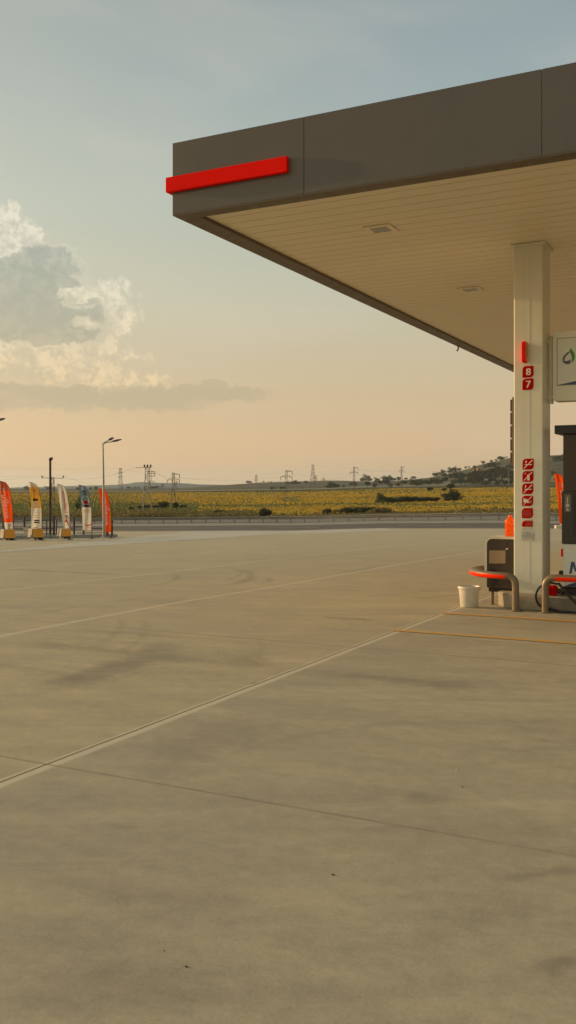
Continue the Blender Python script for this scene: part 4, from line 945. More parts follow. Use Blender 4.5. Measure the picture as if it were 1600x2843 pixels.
M['blockgrey'] = mat('grey block concrete', (.30,.28,.23), .85, 0., .15, 3., bump=.3, dirt=.25); M['ochre'] = mat('ochre painted concrete', (.72,.30,.02), .6, 0., .10, 4., dirt=.2)
def block(px, yb, yt, D, wpx, label):
    g = GD(px, D); h = (yb-yt)/FPX*D; w_ = wpx/FPX*D; g.z = CAMH+(HY-yb)/FPX*D
    r = thing('concrete_block', label, 'concrete block', g, YAW+rad(30), 'concrete blocks weighing down the flags')
    pr = [(-.06*w_,.06),(1.02*w_,.06),(1.02*w_,.16),(w_,.3),(.98*w_,h),(-.06*w_,h)]
    MB().prism([(-.16*w_,.07),(.0,.07),(0,h),(-.05*w_,h),(-.09*w_,h*.5)], .02, .75).build('side_flank', M['blockgrey'], r, bevel=.01, seg=2)
    MB().prism([(.002,.07),(1.08*w_,.07),(1.05*w_,.15),(w_,h*.5),(.98*w_,h-.002),(.002,h-.002)], .012, .75).build('body', M['blockgrey'], r, bevel=.01, seg=2)
    MB().prism([(.01*w_,.085),(1.05*w_,.085),(1.03*w_,.16),(.985*w_,h*.5),(.965*w_,h-.012),(.01*w_,h-.012)], .0, .011).build('painted_face', M['ochre'], r)
    for q in (.28, .74): MB().box(q*w_-.05, q*w_+.05, .03, .7, -.05, .069).build('foot', M['darksteel'], r)
    return r
block(12, 1358, 1332, 46.6, 26, 'ochre fronted concrete block under the leftmost orange flag')
block(83, 1356, 1330.5, 46.9, 26.5, 'ochre fronted concrete block under the yellow and white flag')
block(157, 1353.5, 1330, 48.0, 23, 'ochre fronted concrete block under the white lettered flag')

# planted strip with its kerb
ks = [G(-130,1361)[0], G(0,1357.5)[0], G(100,1355.5)[0], G(200,1353.5)[0], G(286,1351.5)[0]]
kc = [w2cam(p.x, p.y) for p in ks]; kr = np.array([c[0] for c in kc]); kd = np.array([c[1] for c in kc])
rr = np.linspace(kr[0], kr[-1], 50)
def strip_(name, lo, hi, zlo, zhi, m):
    """kerb-like body: a swept box following the ground"""
    V = []; F = []
    for r in rr:
        hi_ = hi if hi < 1 else hi*(.22+.78*min(1, (rr[-1]-r)/6.))
        d0 = float(np.interp(r, kr, kd))
        for d, h in ((d0+lo, -.3), (d0+lo, zlo), (d0+hi_, zhi), (d0+hi_, -.3)):
            X, Y = cam2w(r, d); zz = float(zterrain(np.array(r), np.array(d0+.2))); V.append((X, Y, zz+h))
    for i in range(len(rr)-1):
        for j in range(4): F.append((i*4+j, (i+1)*4+j, (i+1)*4+(j+1) % 4, i*4+(j+1) % 4))
    F += [(0,1,2,3), tuple(4*(len(rr)-1)+j for j in (3,2,1,0))]
    mb = MB().add(V, F); o = mb.build(name, m, None, bevel=0); tag(o, kind='structure'); return o
strip_('kerb', 0., .22, .19, .20, M['blockgrey']); strip_('verge', .221, 6.0, .17, .10, M['shoulder'])

# railing of dark tubes along the strip
ra = [(p, 5.2) for p in (-40,-10,9,62,68,90,119,136,143,188,193,215,235,272,280,285)]
rl = thing('metal_railing', 'low dark metal railing behind the row of flags', 'railing', GD(100, 53.5), YAW)
def loc(px, D, z):
    t = (px-CX)/FPX; p = Vector((*cam2w(t*D, D), z)); q = p-rl.location; return Vector((CS*q.x+SN*q.y, -SN*q.x+CS*q.y, q.z))
def rD(px): return 52.2+ (px/285.)*3.2
for px, hgt, rr2 in ((-95,1.1,.05),(-40,1.1,.05),(8,1.1,.045),(62,1.12,.06),(118,.95,.035),(136,1.15,.07),(143,.95,.035),(187,1.1,.06),(211,1.0,.055),(271,1.1,.065),(283,.9,.04)):
    D = rD(px); z = float(GD(px, D).z)+.12; MB().tube([loc(px, D, z), loc(px, D, z+hgt)], rr2, 6).build('post', M['darksteel'], rl)
for a, b, h0 in ((-200,62,.86),(-200,62,.42),(-200,60,.12),(65,136,.88),(65,136,.45),(68,143,.14),(143,187,.86),(143,187,.40),(190,211,.52),(190,271,.86),(193,271,.16),(211,286,.42),(273,286,.82)):
    P_ = []
    for q in np.linspace(a, b, 5): D = rD(q)+.05; P_.append(loc(q, D, float(GD(q, D).z)+.12+h0))
    MB().tube(P_, .026, 6).build('rail', M['darksteel'], rl)
mm = MB()
for q in np.linspace(60, 84, 22): D = rD(q)-.3; z = float(GD(q, D).z)+.1; mm.tube([loc(q, D, z+.05), loc(q, D, z+.55)], .012, 4)
for h0 in (.05, .55): mm.tube([loc(60, rD(60)-.3, float(GD(60, rD(60)).z)+.1+h0), loc(84, rD(84)-.3, float(GD(84, rD(84)).z)+.1+h0)], .014, 4)
mm.build('bar_panel', M['steel'], rl)

# floodlight post and street lamps
D = 48.6; g = GD(127, D); g.z = CAMH+(HY-1352.5)/FPX*D; H = (1352.5-1152)/FPX*D
fl = thing('floodlight_post', 'dark square post with a small floodlight on top', 'lamp post', g, YAW)
MB().box(-.048,.048,-.048,.048,.012,H-.10).build('post', M['darksteel'], fl, bevel=.006, seg=1)
MB().box(-.16,.16,-.16,.16,0,.011).build('base_plate', M['darksteel'], fl)
MB().prism([(-.06,.0),(.10,.05),(.12,.20),(-.03,.16)], -.10, .08).build('floodlight', M['darksteel'], fl, bevel=.01).location = (0,0,H-.16)
MB().prism([(-.03,.03),(.07,.06),(.09,.17),(-.01,.14)], -.106, -.1015).build('lamp_glass', M['glassgrey'], fl.children[-1])
def streetlamp(px, yb, yt, D, label, seg):
    g = GD(px, D); g.z = CAMH+(HY-yb)/FPX*D; H = (yb-yt)/FPX*D
    r = thing('street_lamp', label, 'street lamp', g, YAW, 'street lamps along the road')
    ln = -.012*H
    MB().tube([(0,0,.02),(ln*.5,0,H*.5),(ln,0,H*.93),(ln-.01,0,H*.985)], [.075,.060,.044,.038], 10).build('pole', M['steel'], r, smooth=True)
    MB().lathe([(.2,0),(.2,.02),(.09,.03),(.09,.35)], 14).build('base_flange', M['steel'], r)
    for (dx_, dy_, rise) in seg:
        top = Vector((ln-.01,0,H*.983)); e = top+Vector((dx_,dy_,rise)); m_ = top.lerp(e, .55)
        a = MB().tube([top, top.lerp(e,.3)+Vector((0,0,.03)), m_+Vector((0,0,.03)), e], [.034,.03,.028,.026], 8).build('arm', M['steel'], r, smooth=True)
        d = (e-m_).normalized(); n_ = d.cross(Vector((0,0,1))).normalized(); u_ = n_.cross(d)
        V = []; 
        for t_, w1, h1 in ((-.05,.03,.03),(.0,.05,.05),(.22,.09,.06),(.48,.08,.045),(.56,.03,.02)):
            c = e+d*t_
            V += [c-n_*w1-u_*h1*.4, c+n_*w1-u_*h1*.4, c+n_*w1*.7+u_*h1, c-n_*w1*.7+u_*h1]
        F = [(i*4+j, i*4+(j+1) % 4, (i+1)*4+(j+1) % 4, (i+1)*4+j) for i in range(4) for j in range(4)]+[(3,2,1,0),(16,17,18,19)]
        MB().add(V, F).build('lamp_head', M['darksteel'], a, smooth=True)
        c = e+d*.25-u_*.045; MB().add([c-n_*.06-d*.15, c+n_*.06-d*.15, c+n_*.06+d*.15, c-n_*.06+d*.15], [(0,1,2,3)]).build('lamp_glass', M['glassgrey'], a)
    return r
streetlamp(262.5, 1352, 1113, 51.5, 'grey two armed street lamp between the flags', ((.55,-.15,.12),(.20,.75,.25)))
streetlamp(-24, 1356, 1059, 49., 'street lamp at the edge of view, only its head showing', ((.48,-.2,.10),(-.2,.6,.2)))

# ------------------------------------------------------------------ guard rail along the middle of the road
gd = thing('guard_rail', 'long galvanised guard rail along the middle of the highway', 'guard rail', (0,0,0))
rs = np.linspace(-70, 42, 113); dsn = rail(rs); zs = zterrain(rs, dsn)
def sweep(prof, name, off=0.):
    V = []; F = []; n = len(prof)
    for r, d, z in zip(rs, dsn, zs):
        for (o_, h) in prof: X, Y = cam2w(r-o_*.55*0, d+o_); V.append((X, Y, z+h))
    for i in range(len(rs)-1):
        for j in range(n-1): F.append((i*n+j, (i+1)*n+j, (i+1)*n+j+1, i*n+j+1))
    return MB().add(V, F).build(name, M['railsteel'], gd, smooth=True)
M['railsteel'] = mat('weathered guard rail steel', (.20,.19,.165), .55, .2, .15, 1.)
sweep([(-.02,.44),(-.10,.50),(-.10,.55),(-.03,.60),(-.10,.66),(-.10,.71),(-.02,.77)], 'beam')
sweep([(-.04,.05),(-.06,.07),(-.05,.11),(-.02,.11)], 'lower_rail')
r_ = -68.
while r_ < 42:
    d = float(rail(r_)); z = float(zterrain(np.array(r_), np.array(d))); X, Y = cam2w(r_, d)
    MB().box(X-.06, X+.06, Y-.05, Y+.05, z-.1, z+.76).build('post', M['railsteel'], gd); sl_ = .65 if r_ > -5 else .4
    r_ += 1.9/math.hypot(1, sl_)
# ------------------------------------------------------------------ pylons and wires
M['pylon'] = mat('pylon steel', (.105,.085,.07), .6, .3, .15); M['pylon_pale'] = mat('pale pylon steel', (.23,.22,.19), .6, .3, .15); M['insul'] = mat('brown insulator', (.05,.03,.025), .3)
def lattice(mb, H, wb, wt, n, br, z0=0., wk=None):
    hs = [z0+(H-z0)*(1-(1-i/n)**1.15) for i in range(n+1)]
    def wd(z): return (wb+(wt-wb)*min(1, z/(H*.8)))/2
    for sx in (-1, 1):
        for sy in (-1, 1): mb.tube([(sx*wd(z), sy*wd(z), z) for z in hs], br*1.25, 4)
    for i in range(n):
        a, b = hs[i], hs[i+1]; wa, wb_ = wd(a), wd(b)
        for s in (-1, 1):
            f = 1 if i % 2 else -1
            mb.tube([(-wa*f, s*wa, a), (wb_*f, s*wb_, b)], br, 4); mb.tube([(s*wa, wa*f, a), (s*wb_, -wb_*f, b)], br, 4)
            mb.tube([(-wb_, s*wb_, b), (wb_, s*wb_, b)], br, 4); mb.tube([(s*wb_, -wb_, b), (s*wb_, wb_, b)], br, 4)
tops = {}
def pylon(key, px, yb, yt, style, label, name='lattice_pylon', D=None, m='pylon', az_=0., arm=1., w_=(1.2,.55)):
    if D is None: g, D = G(px, yb, 120.)
    else: g = GD(px, D); 
    H = CAMH+(HY-yt)/FPX*D - g.z
    r = thing(name, label, 'pylon', g, YAW+az_, 'electricity pylons crossing the sunflower fields')
    mb = MB(); br = .017+.000065*D; pts = []
    if style == 'pole':
        mb.tube([(0,0,0),(0,0,H)], [.14,.09], 8); mb.build('mast', M[m], r, smooth=True)
    else: lattice(mb, H, w_[0], w_[1], max(7, int(H/1.1)), br); mb.build('mast', M[m], r)
    def cross(z, xl, xr, drop=.0, brace=.5, hang=True, pin=False):
        c = MB(); 
        for s in (-.15, .15): c.tube([(xl, 0, z), (xr, 0, z)], br*1.5, 4); break
        if brace:
            for x_ in (xl, xr):
                if abs(x_) > .5: c.tube([(x_, 0, z), (0, 0, z+brace)], br*1.2, 4)
        o = c.build('cross_arm', M[m], r)
        for x_ in ((xl, xr) if abs(xl) > .5 else (xr,)):
            if hang: MB().tube([(x_*.97,0,z-.02),(x_*.97,0,z-1.0*arm)], .05+.0001*D, 6).build('insulator', M['insul'], o); pts.append((x_*.97, 0, z-1.0*arm))
            if pin: MB().lathe([(.05,z+.02),(.12,z+.12),(.14,z+.35),(.08,z+.5)], 8, x_, 0).build('insulator', M['insul'], o); pts.append((x_, 0, z+.5))
    if style == 'medium':
        cross(H-.35, -.2, 1.75*arm, brace=.3); cross(H*.78, -1.7*arm, 1.7*arm, brace=.6)
    elif style == 'tee':
        cross(H-.1, -2.1, 2.1, brace=0, hang=False, pin=True); cross(H*.72, -1.8, 1.8, brace=-.4, hang=False)
    elif style == 'gantry':
        cross(H-.1, -2.3, .9, brace=0, hang=False)
        for x_ in (-.55, .05, .65): MB().lathe([(.06,H-.05),(.15,H+.05),(.17,H+.35),(.09,H+.5)], 8, x_, 0).build('insulator', M['insul'], r); pts.append((x_, 0, H+.5))
        f = MB()
        for z in (H-.85, H-1.2, H-1.75, H-2.75): f.tube([(.2,-.6,z),(1.5,-.6,z)], br*1.4, 4); f.tube([(.2,.6,z),(1.5,.6,z)], br*1.4, 4)
        for x_ in (.2, .85, 1.5): f.tube([(x_,-.6,H-2.75 if x_ < 1 else H-1.75),(x_,-.6,H-.85)], br*1.4, 4)
        f.tube([(1.5,-.6,H-2.75),(1.5,.6,H-2.75)], br*1.4, 4)
        f.build('switch_platform', M['pylon'], r); cross(H*.545, -.9, 2.1, brace=-.35, hang=False)
        MB().tube([(1.6,0,H*.545),(2.5,0,H*.545+.05)], .06, 6).build('insulator', M['insul'], r); pts.append((2.5,0,H*.545)); pts.append((-2.3,0,H-.1))
    elif style == 'tall':
        for zf_, a in ((.97,1.0),(.80,2.0),(.62,2.2)): cross(H*zf_, -a*arm, a*arm, brace=.4, hang=False)
        pts.append((0,0,H)); pts.append((2.*arm,0,H*.8))
    elif style == 'portal':
        cross(H, -w_[0]*.7, w_[0]*.7, brace=0, hang=False); cross(H*.8, -w_[0]*.7, w_[0]*.7, brace=0, hang=False)
    if not pts: pts.append((0,0,H))
    a = YAW+az_; tops[key] = [Vector((g.x+p[0]*math.cos(a)-p[1]*math.sin(a), g.y+p[0]*math.sin(a)+p[1]*math.cos(a), g.z+p[2])) for p in pts]
    return r
pylon('tee', 133, 1291, 1201.5, 'tee', 'lattice pylon with a bowed top arm behind the dark floodlight post', w_=(1.0,.5), D=185.)
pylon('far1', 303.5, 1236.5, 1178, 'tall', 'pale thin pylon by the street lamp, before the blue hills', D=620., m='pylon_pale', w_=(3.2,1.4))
pylon('gan', 371, 1283, 1175, 'gantry', 'pale lattice pylon carrying a square switch platform', m='pylon_pale', w_=(1.75,.75))
pylon('m1', 436.5, 1270, 1189.5, 'medium', 'dark lattice pylon rising from the bushes in the left field', w_=(.95,.5), arm=.85)
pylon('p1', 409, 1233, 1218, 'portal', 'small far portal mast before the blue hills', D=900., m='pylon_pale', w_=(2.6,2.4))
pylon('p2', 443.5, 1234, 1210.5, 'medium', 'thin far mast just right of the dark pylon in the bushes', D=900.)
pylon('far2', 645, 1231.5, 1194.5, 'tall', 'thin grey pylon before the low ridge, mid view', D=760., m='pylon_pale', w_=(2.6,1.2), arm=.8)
pylon('m2', 721, 1259, 1183, 'medium', 'dark lattice pylon standing on a pale patch among the sunflowers', w_=(1.0,.5))
pylon('big', 787.5, 1226, 1169, 'tall', 'tallest far pylon, splayed legs and a bulky head', D=820., w_=(6.5,1.9), arm=.45)
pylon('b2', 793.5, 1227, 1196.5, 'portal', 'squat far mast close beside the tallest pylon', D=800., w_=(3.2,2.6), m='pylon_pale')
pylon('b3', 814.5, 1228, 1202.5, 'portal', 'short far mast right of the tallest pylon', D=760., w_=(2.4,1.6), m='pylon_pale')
pylon('m3', 891, 1238, 1174.5, 'medium', 'brown lattice pylon in front of the hillside trees', w_=(1.15,.55))
pylon('m4', 1010.5, 1224, 1173.5, 'medium', 'smaller lattice pylon at the field edge before the hill', w_=(1.3,.6))
pylon('h1', 1105.5, 1222, 1189, 'pole', 'dark slender pole before the hillside, left of the lone tree', name='power_pole')
pylon('h2', 1175, 1221, 1192, 'pole', 'thin dark pole at the hill foot, right of the lone tree', name='power_pole')
pylon('h3', 1279.5, 1221, 1176, 'pole', 'pale tall pole at the hill foot beside the column', name='power_pole', m='pylon_pale')
nw = 0
M['wire'] = mat('wire', (.06,.05,.045), .6)
def wire(a, b, sag, label, rad_):
    n = 24; P_ = [a.lerp(b, i/n)-Vector((0,0,sag*4*(i/n)*(1-i/n))) for i in range(n+1)]
    tag(MB().tube(P_, rad_, 4, caps=False).build('power_line', M['wire'], None), label, 'power line', 'power lines strung between the pylons')
def far(px, py, D): t = (px-CX)/FPX; X, Y = cam2w(t*D, D); return Vector((X, Y, CAMH+(HY-py)/FPX*D))
seq = [('gan', 'm1', 'sagging wire from the switch platform pylon to the dark pylon in the bushes'), ('m1', 'm2', 'wire from the pylon in the bushes to the one among the sunflowers'), ('m2', 'm3', 'wire from the pylon among the sunflowers to the brown one'), ('m3', 'm4', 'wire from the brown pylon to the smaller one at the field edge')]
for a, b, lb in seq:
    for i in range(min(3, len(tops[a]), len(tops[b]))): wire(tops[a][i], tops[b][i], 1.0, lb, .011)
for i, p_ in enumerate(tops['tee'][:2]): wire(p_, tops['gan'][-1-i % 2], 1.4, 'wire from the bow armed pylon to the switch platform pylon', .010)
for i, p_ in enumerate(tops['tee'][:2]): wire(p_, far(-420, 1160+25*i, 170), 1.2, 'wire running out of view left from the bow armed pylon', .010)
for i, p_ in enumerate(tops['m4'][:2]): wire(p_, far(1330, 1196+8*i, 640), 1.2, 'wire running towards the hill from the field edge pylon', .014)
wire(tops['far1'][0], far(-300, 1150, 560), 3., 'high wire running out of view left from the pale thin pylon', .018)
wire(tops['far1'][0], tops['far2'][0], 5., 'long high wire between the two pale far pylons', .018)
wire(tops['far2'][0], tops['big'][0], 2., 'wire rising to the tallest far pylon', .022); wire(tops['big'][0], far(1250, 1180, 900), 5., 'long high wire from the tallest pylon towards the hill', .022)
# ------------------------------------------------------------------ foliage
def leafmat(name, a, b, c=None, sc_=.6):
    m, k, bs = newmat(name); setp(bs, .75, 0., .2)
    geo = k.new('ShaderNodeNewGeometry'); pos = geo.outputs['Position']
    rnd = k.new('ShaderNodeObjectInfo').outputs['Random']
    f = k.m('ADD', k.m('MULTIPLY', k.noise(pos, sc_, 4., .6), .7), k.m('MULTIPLY', geo.outputs['Random Per Island'], .3))
    col = k.mix(k.ss(f, .3, .7), a, b)
    if c: col = k.mix(k.m('MULTIPLY', k.ss(k.noise(pos, sc_*.35, 4., .6), .5, .7), .7), col, c)
    col = k.mix(k.m('MULTIPLY', rnd, .3), col, k.mix(1., col, (.75,.8,.7), 'MULTIPLY'))
    k.put(bs.inputs['Base Color'], col)
    tr = k.new('ShaderNodeBsdfTranslucent'); k.put(tr.inputs[0], col)
    mx = k.new('ShaderNodeMixShader'); mx.inputs[0].default_value = .25
    k.l.new(bs.outputs[0], mx.inputs[1]); k.l.new(tr.outputs[0], mx.inputs[2]); k.l.new(mx.outputs[0], m.node_tree.nodes['Material Output'].inputs[0])
    return m
M['leaf'] = leafmat('dark dusty leaves', (.036,.042,.018), (.080,.084,.038)); M['leaf_pale'] = leafmat('pale green leaves', (.06,.075,.028), (.115,.125,.055))
M['leaf_brown'] = leafmat('dry brown green weeds', (.14,.115,.042), (.30,.225,.085), (.16,.17,.055)); M['bark'] = mat('bark', (.06,.045,.03), .9)
M['sun_leaf'] = leafmat('sunflower leaves', (.145,.170,.055), (.225,.240,.085), (.24,.205,.075), .08)
M['sun_head'] = leafmat('sunflower heads', (.66,.36,.022), (.86,.50,.045), None, .15)
def quads(c, sx, sy, nrm=None, jit=1.):
    """one small leaf-sized quad at each centre"""
    n = len(c); a = rng.normal(size=(n, 3)) if nrm is None else nrm+rng.normal(size=(n, 3))*jit
    a /= np.linalg.norm(a, axis=1, keepdims=True)+1e-9
    t = np.cross(a, rng.normal(size=(n, 3))); t /= np.linalg.norm(t, axis=1, keepdims=True)+1e-9; b = np.cross(a, t)
    sx = np.broadcast_to(sx, (n,))[:, None]; sy = np.broadcast_to(sy, (n,))[:, None]
    v = np.stack([c-t*sx-b*sy*.3, c-b*sy, c+t*sx+b*sy*.3, c+b*sy], 1).reshape(-1, 3)
    return v, np.arange(4*n).reshape(n, 4)
def crownpts(n, clumps, shell=.55):
    """points through clumps (centre, radii), denser near their skins"""
    w_ = np.array([c[1][0]*c[1][1] for c in clumps]); ks_ = rng.choice(len(clumps), n, p=w_/w_.sum())
    d = rng.normal(size=(n, 3)); d /= np.linalg.norm(d, axis=1, keepdims=True)
    rr_ = (shell+(1-shell)*rng.random(n))*(.85+.3*rng.random(n))
    cc = np.array([c[0] for c in clumps], float)[ks_]; rad_ = np.array([c[1] for c in clumps], float)[ks_]
    return cc+d*rad_*rr_[:, None]
def plantmesh(name, kind, nleaf, leaf, m):
    """unit plant: about 1 wide and tall"""
    cl = []
    if kind == 'round':
        for _ in range(9): a = rng.random()*6.28; q = .27*rng.random()**.5; cl.append(((q*math.cos(a), q*math.sin(a), .42+.30*rng.random()), (.13+.12*rng.random(),)*2+(.12+.09*rng.random(),)))
        cl.append(((0,0,.5),(.28,.28,.24)))
    elif kind == 'wide':
        for _ in range(12): a = rng.random()*6.28; q = .40*rng.random()**.5; cl.append(((q*math.cos(a), q*math.sin(a), .22+.30*rng.random()*(1-q*1.3)), (.13+.12*rng.random(),)*2+(.12+.10*rng.random(),)))
        cl.append(((0,0,.26),(.36,.34,.24)))
    elif kind == 'tall':
        for i in range(8): cl.append(((.14*rng.normal(), .14*rng.normal(), .35+.5*rng.random()), (.12+.1*rng.random(),)*2+(.14+.1*rng.random(),)))
        cl.append(((0,0,.5),(.2,.2,.3)))
    elif kind == 'dome':
        for _ in range(14): a = rng.random()*6.28; q = .40*rng.random()**.5; cl.append(((q*math.cos(a), q*math.sin(a), .12+.62*max(0,1-(q/.5)**2)**.5*rng.random()), (.12+.08*rng.random(),)*2+(.11+.08*rng.random(),)))
        cl.append(((0,0,.30),(.42,.40,.46)))
    p = crownpts(nleaf, cl); p[:, 2] = np.maximum(p[:, 2], .02)
    v, q = quads(p, leaf*(.6+.8*rng.random(nleaf)), leaf*(.6+.8*rng.random(nleaf)))
    return npmesh(name, v, q, m)
def trunkmesh(name, h, r0):
    mb = MB().tube([(0,0,0),(.01,.0,h*.5),(-.01,.01,h)], [r0, r0*.8, r0*.5], 6)
    for i in range(4): a = i*1.6+.4; mb.tube([(0,0,h*.65),(.16*math.cos(a),.16*math.sin(a),h+.18)], [r0*.5, r0*.2], 5)
    me = mb.mesh(name); me.materials.append(M['bark']); return me
small = {kd: [plantmesh('crown', kd, 420, .050, M['leaf']) for _ in range(3)] for kd in ('round', 'wide', 'tall', 'dome')}
big_ = {kd: [plantmesh('foliage', kd, 2600, .026, M['leaf']) for _ in range(2)] for kd in ('wide', 'dome', 'round')}
bigp = plantmesh('foliage', 'dome', 3000, .026, M['leaf_pale']); bigb = plantmesh('foliage', 'wide', 2400, .028, M['leaf_brown']); smallp = plantmesh('crown', 'wide', 420, .05, M['leaf_pale'])
tk_ = trunkmesh('trunk', .42, .035)
def plant(name, label, cat, g, w_, h, crown, trunk=False, group=None, sink=.03, depth=None):
    r = thing(name, label, cat, (g.x, g.y, g.z-sink*h), rng.random()*6.28 if depth is None else YAW, group)
    def ch(n, me): o = bpy.data.objects.new(n, me); C.objects.link(o); o.parent = r; o.scale = (w_, depth or w_, h); return o
    ch('crown' if trunk else 'foliage', crown)
    ch('trunk' if trunk else 'stem', tk_)
    return r
def zone(px):
    for lim, w_ in ((130, 'left of the dark floodlight post'), (262, 'between the floodlight post and the street lamp'), (371, 'left of the switch platform pylon'), (437, 'between the two left pylons'), (645, 'right of the dark pylon in the bushes'), (721, 'left of the pylon among the sunflowers'), (788, 'left of the tallest far pylon'), (891, 'left of the brown pylon'),
                    (1010, 'right of the brown pylon'), (1105, 'left of the lone tree'), (1160, 'above the lone tree and round bush'), (1215, 'near the orange roofed farmhouse'), (1300, 'between the farmhouse and the column')):
        if px < lim: return w_
    return 'right of the column'
def tree(px, py, wpx, hpx, kd, label, group, pale=False, D=None):
    if not pale and px < 1300:
        base = ('dark bushy tree' if 'bushy' in label else 'round crowned tree' if 'crowned' in label else 'dark rounded tree' if 'rounded' in label else 'dark scrubby tree' if 'scrubby' in label else 'low bush on open grass' if 'open' in label else 'dark scrub bush' if 'scrub' in label else 'dusky tree' if 'dusky' in label else 'dark tree')
        label = ('small ' if wpx < 12 else 'broad ')+base+{'trees on the skyline of the hill': ' on the crest, ', 'trees on the lower slope of the hill': ' on the hill, ', 'scrub bushes dotted over the hillside': ' on the hill, ', 'trees on the low middle ridge': ' on the low ridge, ', 'trees before the far blue hills': ' before blue hills, '}[group]+zone(px)
    if D: g = GD(px, D)
    else:
        g, D = G(px, py, 130.); n_ = 0
        while D > 2300 and n_ < 40: py += .4; n_ += 1; g, D = G(px, py, 130.)
    c = smallp if pale else small[kd][int(rng.integers(3))]
    top = {'wide': .62, 'dome': .76, 'round': .86, 'tall': 1.}[kd]
    return plant('hillside_tree', label, 'tree', g, 1.2*wpx/FPX*D, 1.15*hpx/FPX*D/top, c, True, group)
def q5(x, y): return 906.25+x*.275, 1123.75+y*.275
def q4(x, y): return 616.25+x*.2, 1151+y*.2
def q3(x, y): return 290+x*.125, 1151+y*.125
GS, GL, GM, GF = 'trees on the skyline of the hill', 'trees on the lower slope of the hill', 'trees on the low middle ridge', 'trees before the far blue hills'
for x, y, s in ((55,312,60),(20,312,40),(90,312,40),(150,328,45),(235,322,65),(275,305,50),(315,302,30),(352,300,36),(420,292,22),(488,280,30),(755,246,45),(720,238,30),(825,225,50),(870,222,45),(905,203,30),(1130,146,30),(1205,132,22),(1245,122,20),(1280,120,40),(1300,114,25)):
    tree(*q5(x, y), s*.275*1.35, s*.25, 'dome' if s > 40 else 'wide', 'dark bushy tree against the sky along the rising crest', GS)
for x, y, s in ((965,172,30),(997,168,24),(1320,108,22),(1341,110,22)):
    tree(*q5(x, y), s*.275, s*.24, 'round', 'small round crowned tree on a bare trunk at the crest', GS)
for _ in range(58):
    px = rng.uniform(1030, 1292); yr = float(np.interp(px, [p[0] for p in R1], [p[1] for p in R1])); q_ = rng.random()
    tree(px, yr+3+(1219-yr-3)*q_, 6+9*rng.random(), 2.6+3.2*rng.random(), random.choice(('wide','dome')), 'low dark scrub bush dotted over the slope', 'scrub bushes dotted over the hillside')
for x, y, s in ((70,368,55),(190,352,50),(240,345,60),(280,367,40),(400,345,45),(130,370,40),(350,362,40),(480,350,55),(520,358,40),(550,352,60),(600,352,40),(630,348,50),(660,345,50),(700,340,60),(740,335,50),(780,330,60),(880,338,50),(920,334,60),(960,338,45),(1000,335,60),(1030,335,60),(1070,335,60),(1110,330,60),(1190,335,50),(1225,330,50),(1255,345,50),(1290,330,40),(1330,345,50),(1390,347,60)):
    tree(*q5(x, y), s*.275*1.15, s*.24, random.choice(('wide','dome','round')), 'dark rounded tree in the belt along the foot of the hill', GL)
for x, y, s in ((830,285,45),(870,290,70),(900,285,60),(935,288,60),(985,280,45),(1020,272,50),(1060,265,60),(1085,262,50),(1115,258,60),(1150,262,60),(1190,258,70),(1230,256,80),(1270,254,70),(1310,255,80),(1350,258,70),(1390,265,60),(1060,300,60),(1120,290,50),(1180,285,60),(1250,290,60),(1320,285,60),(1380,300,60),(690,270,40),(710,265,35)):
    tree(*q5(x, y), s*.275*1.2, s*.22, random.choice(('wide','dome')), 'dark scrubby tree in the wooded band halfway up the hill', GL)
for x, y, s in ((1140,190,30),(1185,182,50),(1220,180,50),(1360,198,45),(1390,196,40),(1050,195,30),(1270,165,25)):
    tree(*q5(x, y), s*.275*1.2, s*.2, 'dome', 'low dark bush on the open upper slope of the hill', GL)
tree(*q5(1145, 352), 24, 12.5, 'wide', 'paler green broad tree at the foot of the hill', GL, True)
for px, py, s in ((1398,1160,18),(1412,1159,16),(1392,1195,12),(1402,1213,16),(1380,1205,14),(1425,1150,14)): tree(px, py, s, s*.8, 'dome', 'dark tree on the hill seen between the column and the pump', GS)
for x, y, s in ((235,302,25),(335,301,18),(300,300,12),(40,318,45),(75,312,35),(340,402,45),(380,395,30),(460,395,45),(500,398,50),(540,340,45),(600,338,55),(640,335,60),(680,332,40),(770,325,45),(1030,380,40),(1065,380,70),(1090,378,85),(1130,378,70),(1165,375,50),(1245,372,30),(1340,352,50),(1365,352,55),(1400,350,40)):
    tree(*q4(x, y), s*.2*1.1, s*.2*.75, random.choice(('dome','wide')), 'dark tree on the low grassy ridge beyond the field', GM)
for x, y, s in ((150,672,45),(270,674,60),(330,674,40),(400,674,50),(480,674,50),(600,672,45),(690,672,50),(735,668,45),(780,668,62),(830,670,40),(870,668,38),(910,664,32),(1005,668,30),(1080,655,25)):
    tree(*q3(x, y), s*.125*1.3, s*.125*.62, random.choice(('dome','wide')), 'dusky tree in the line before the far blue hills', GF, D=1080+120*random.random())
for px, s in ((66,11),(74,7),(120,6),(160,6),(196,7),(228,7),(243,9),(20,6),(12,5)): tree(px, 1236, s*1.3, s*.75, 'dome', 'dusky tree behind the row of flags', GF, D=900+100*random.random())
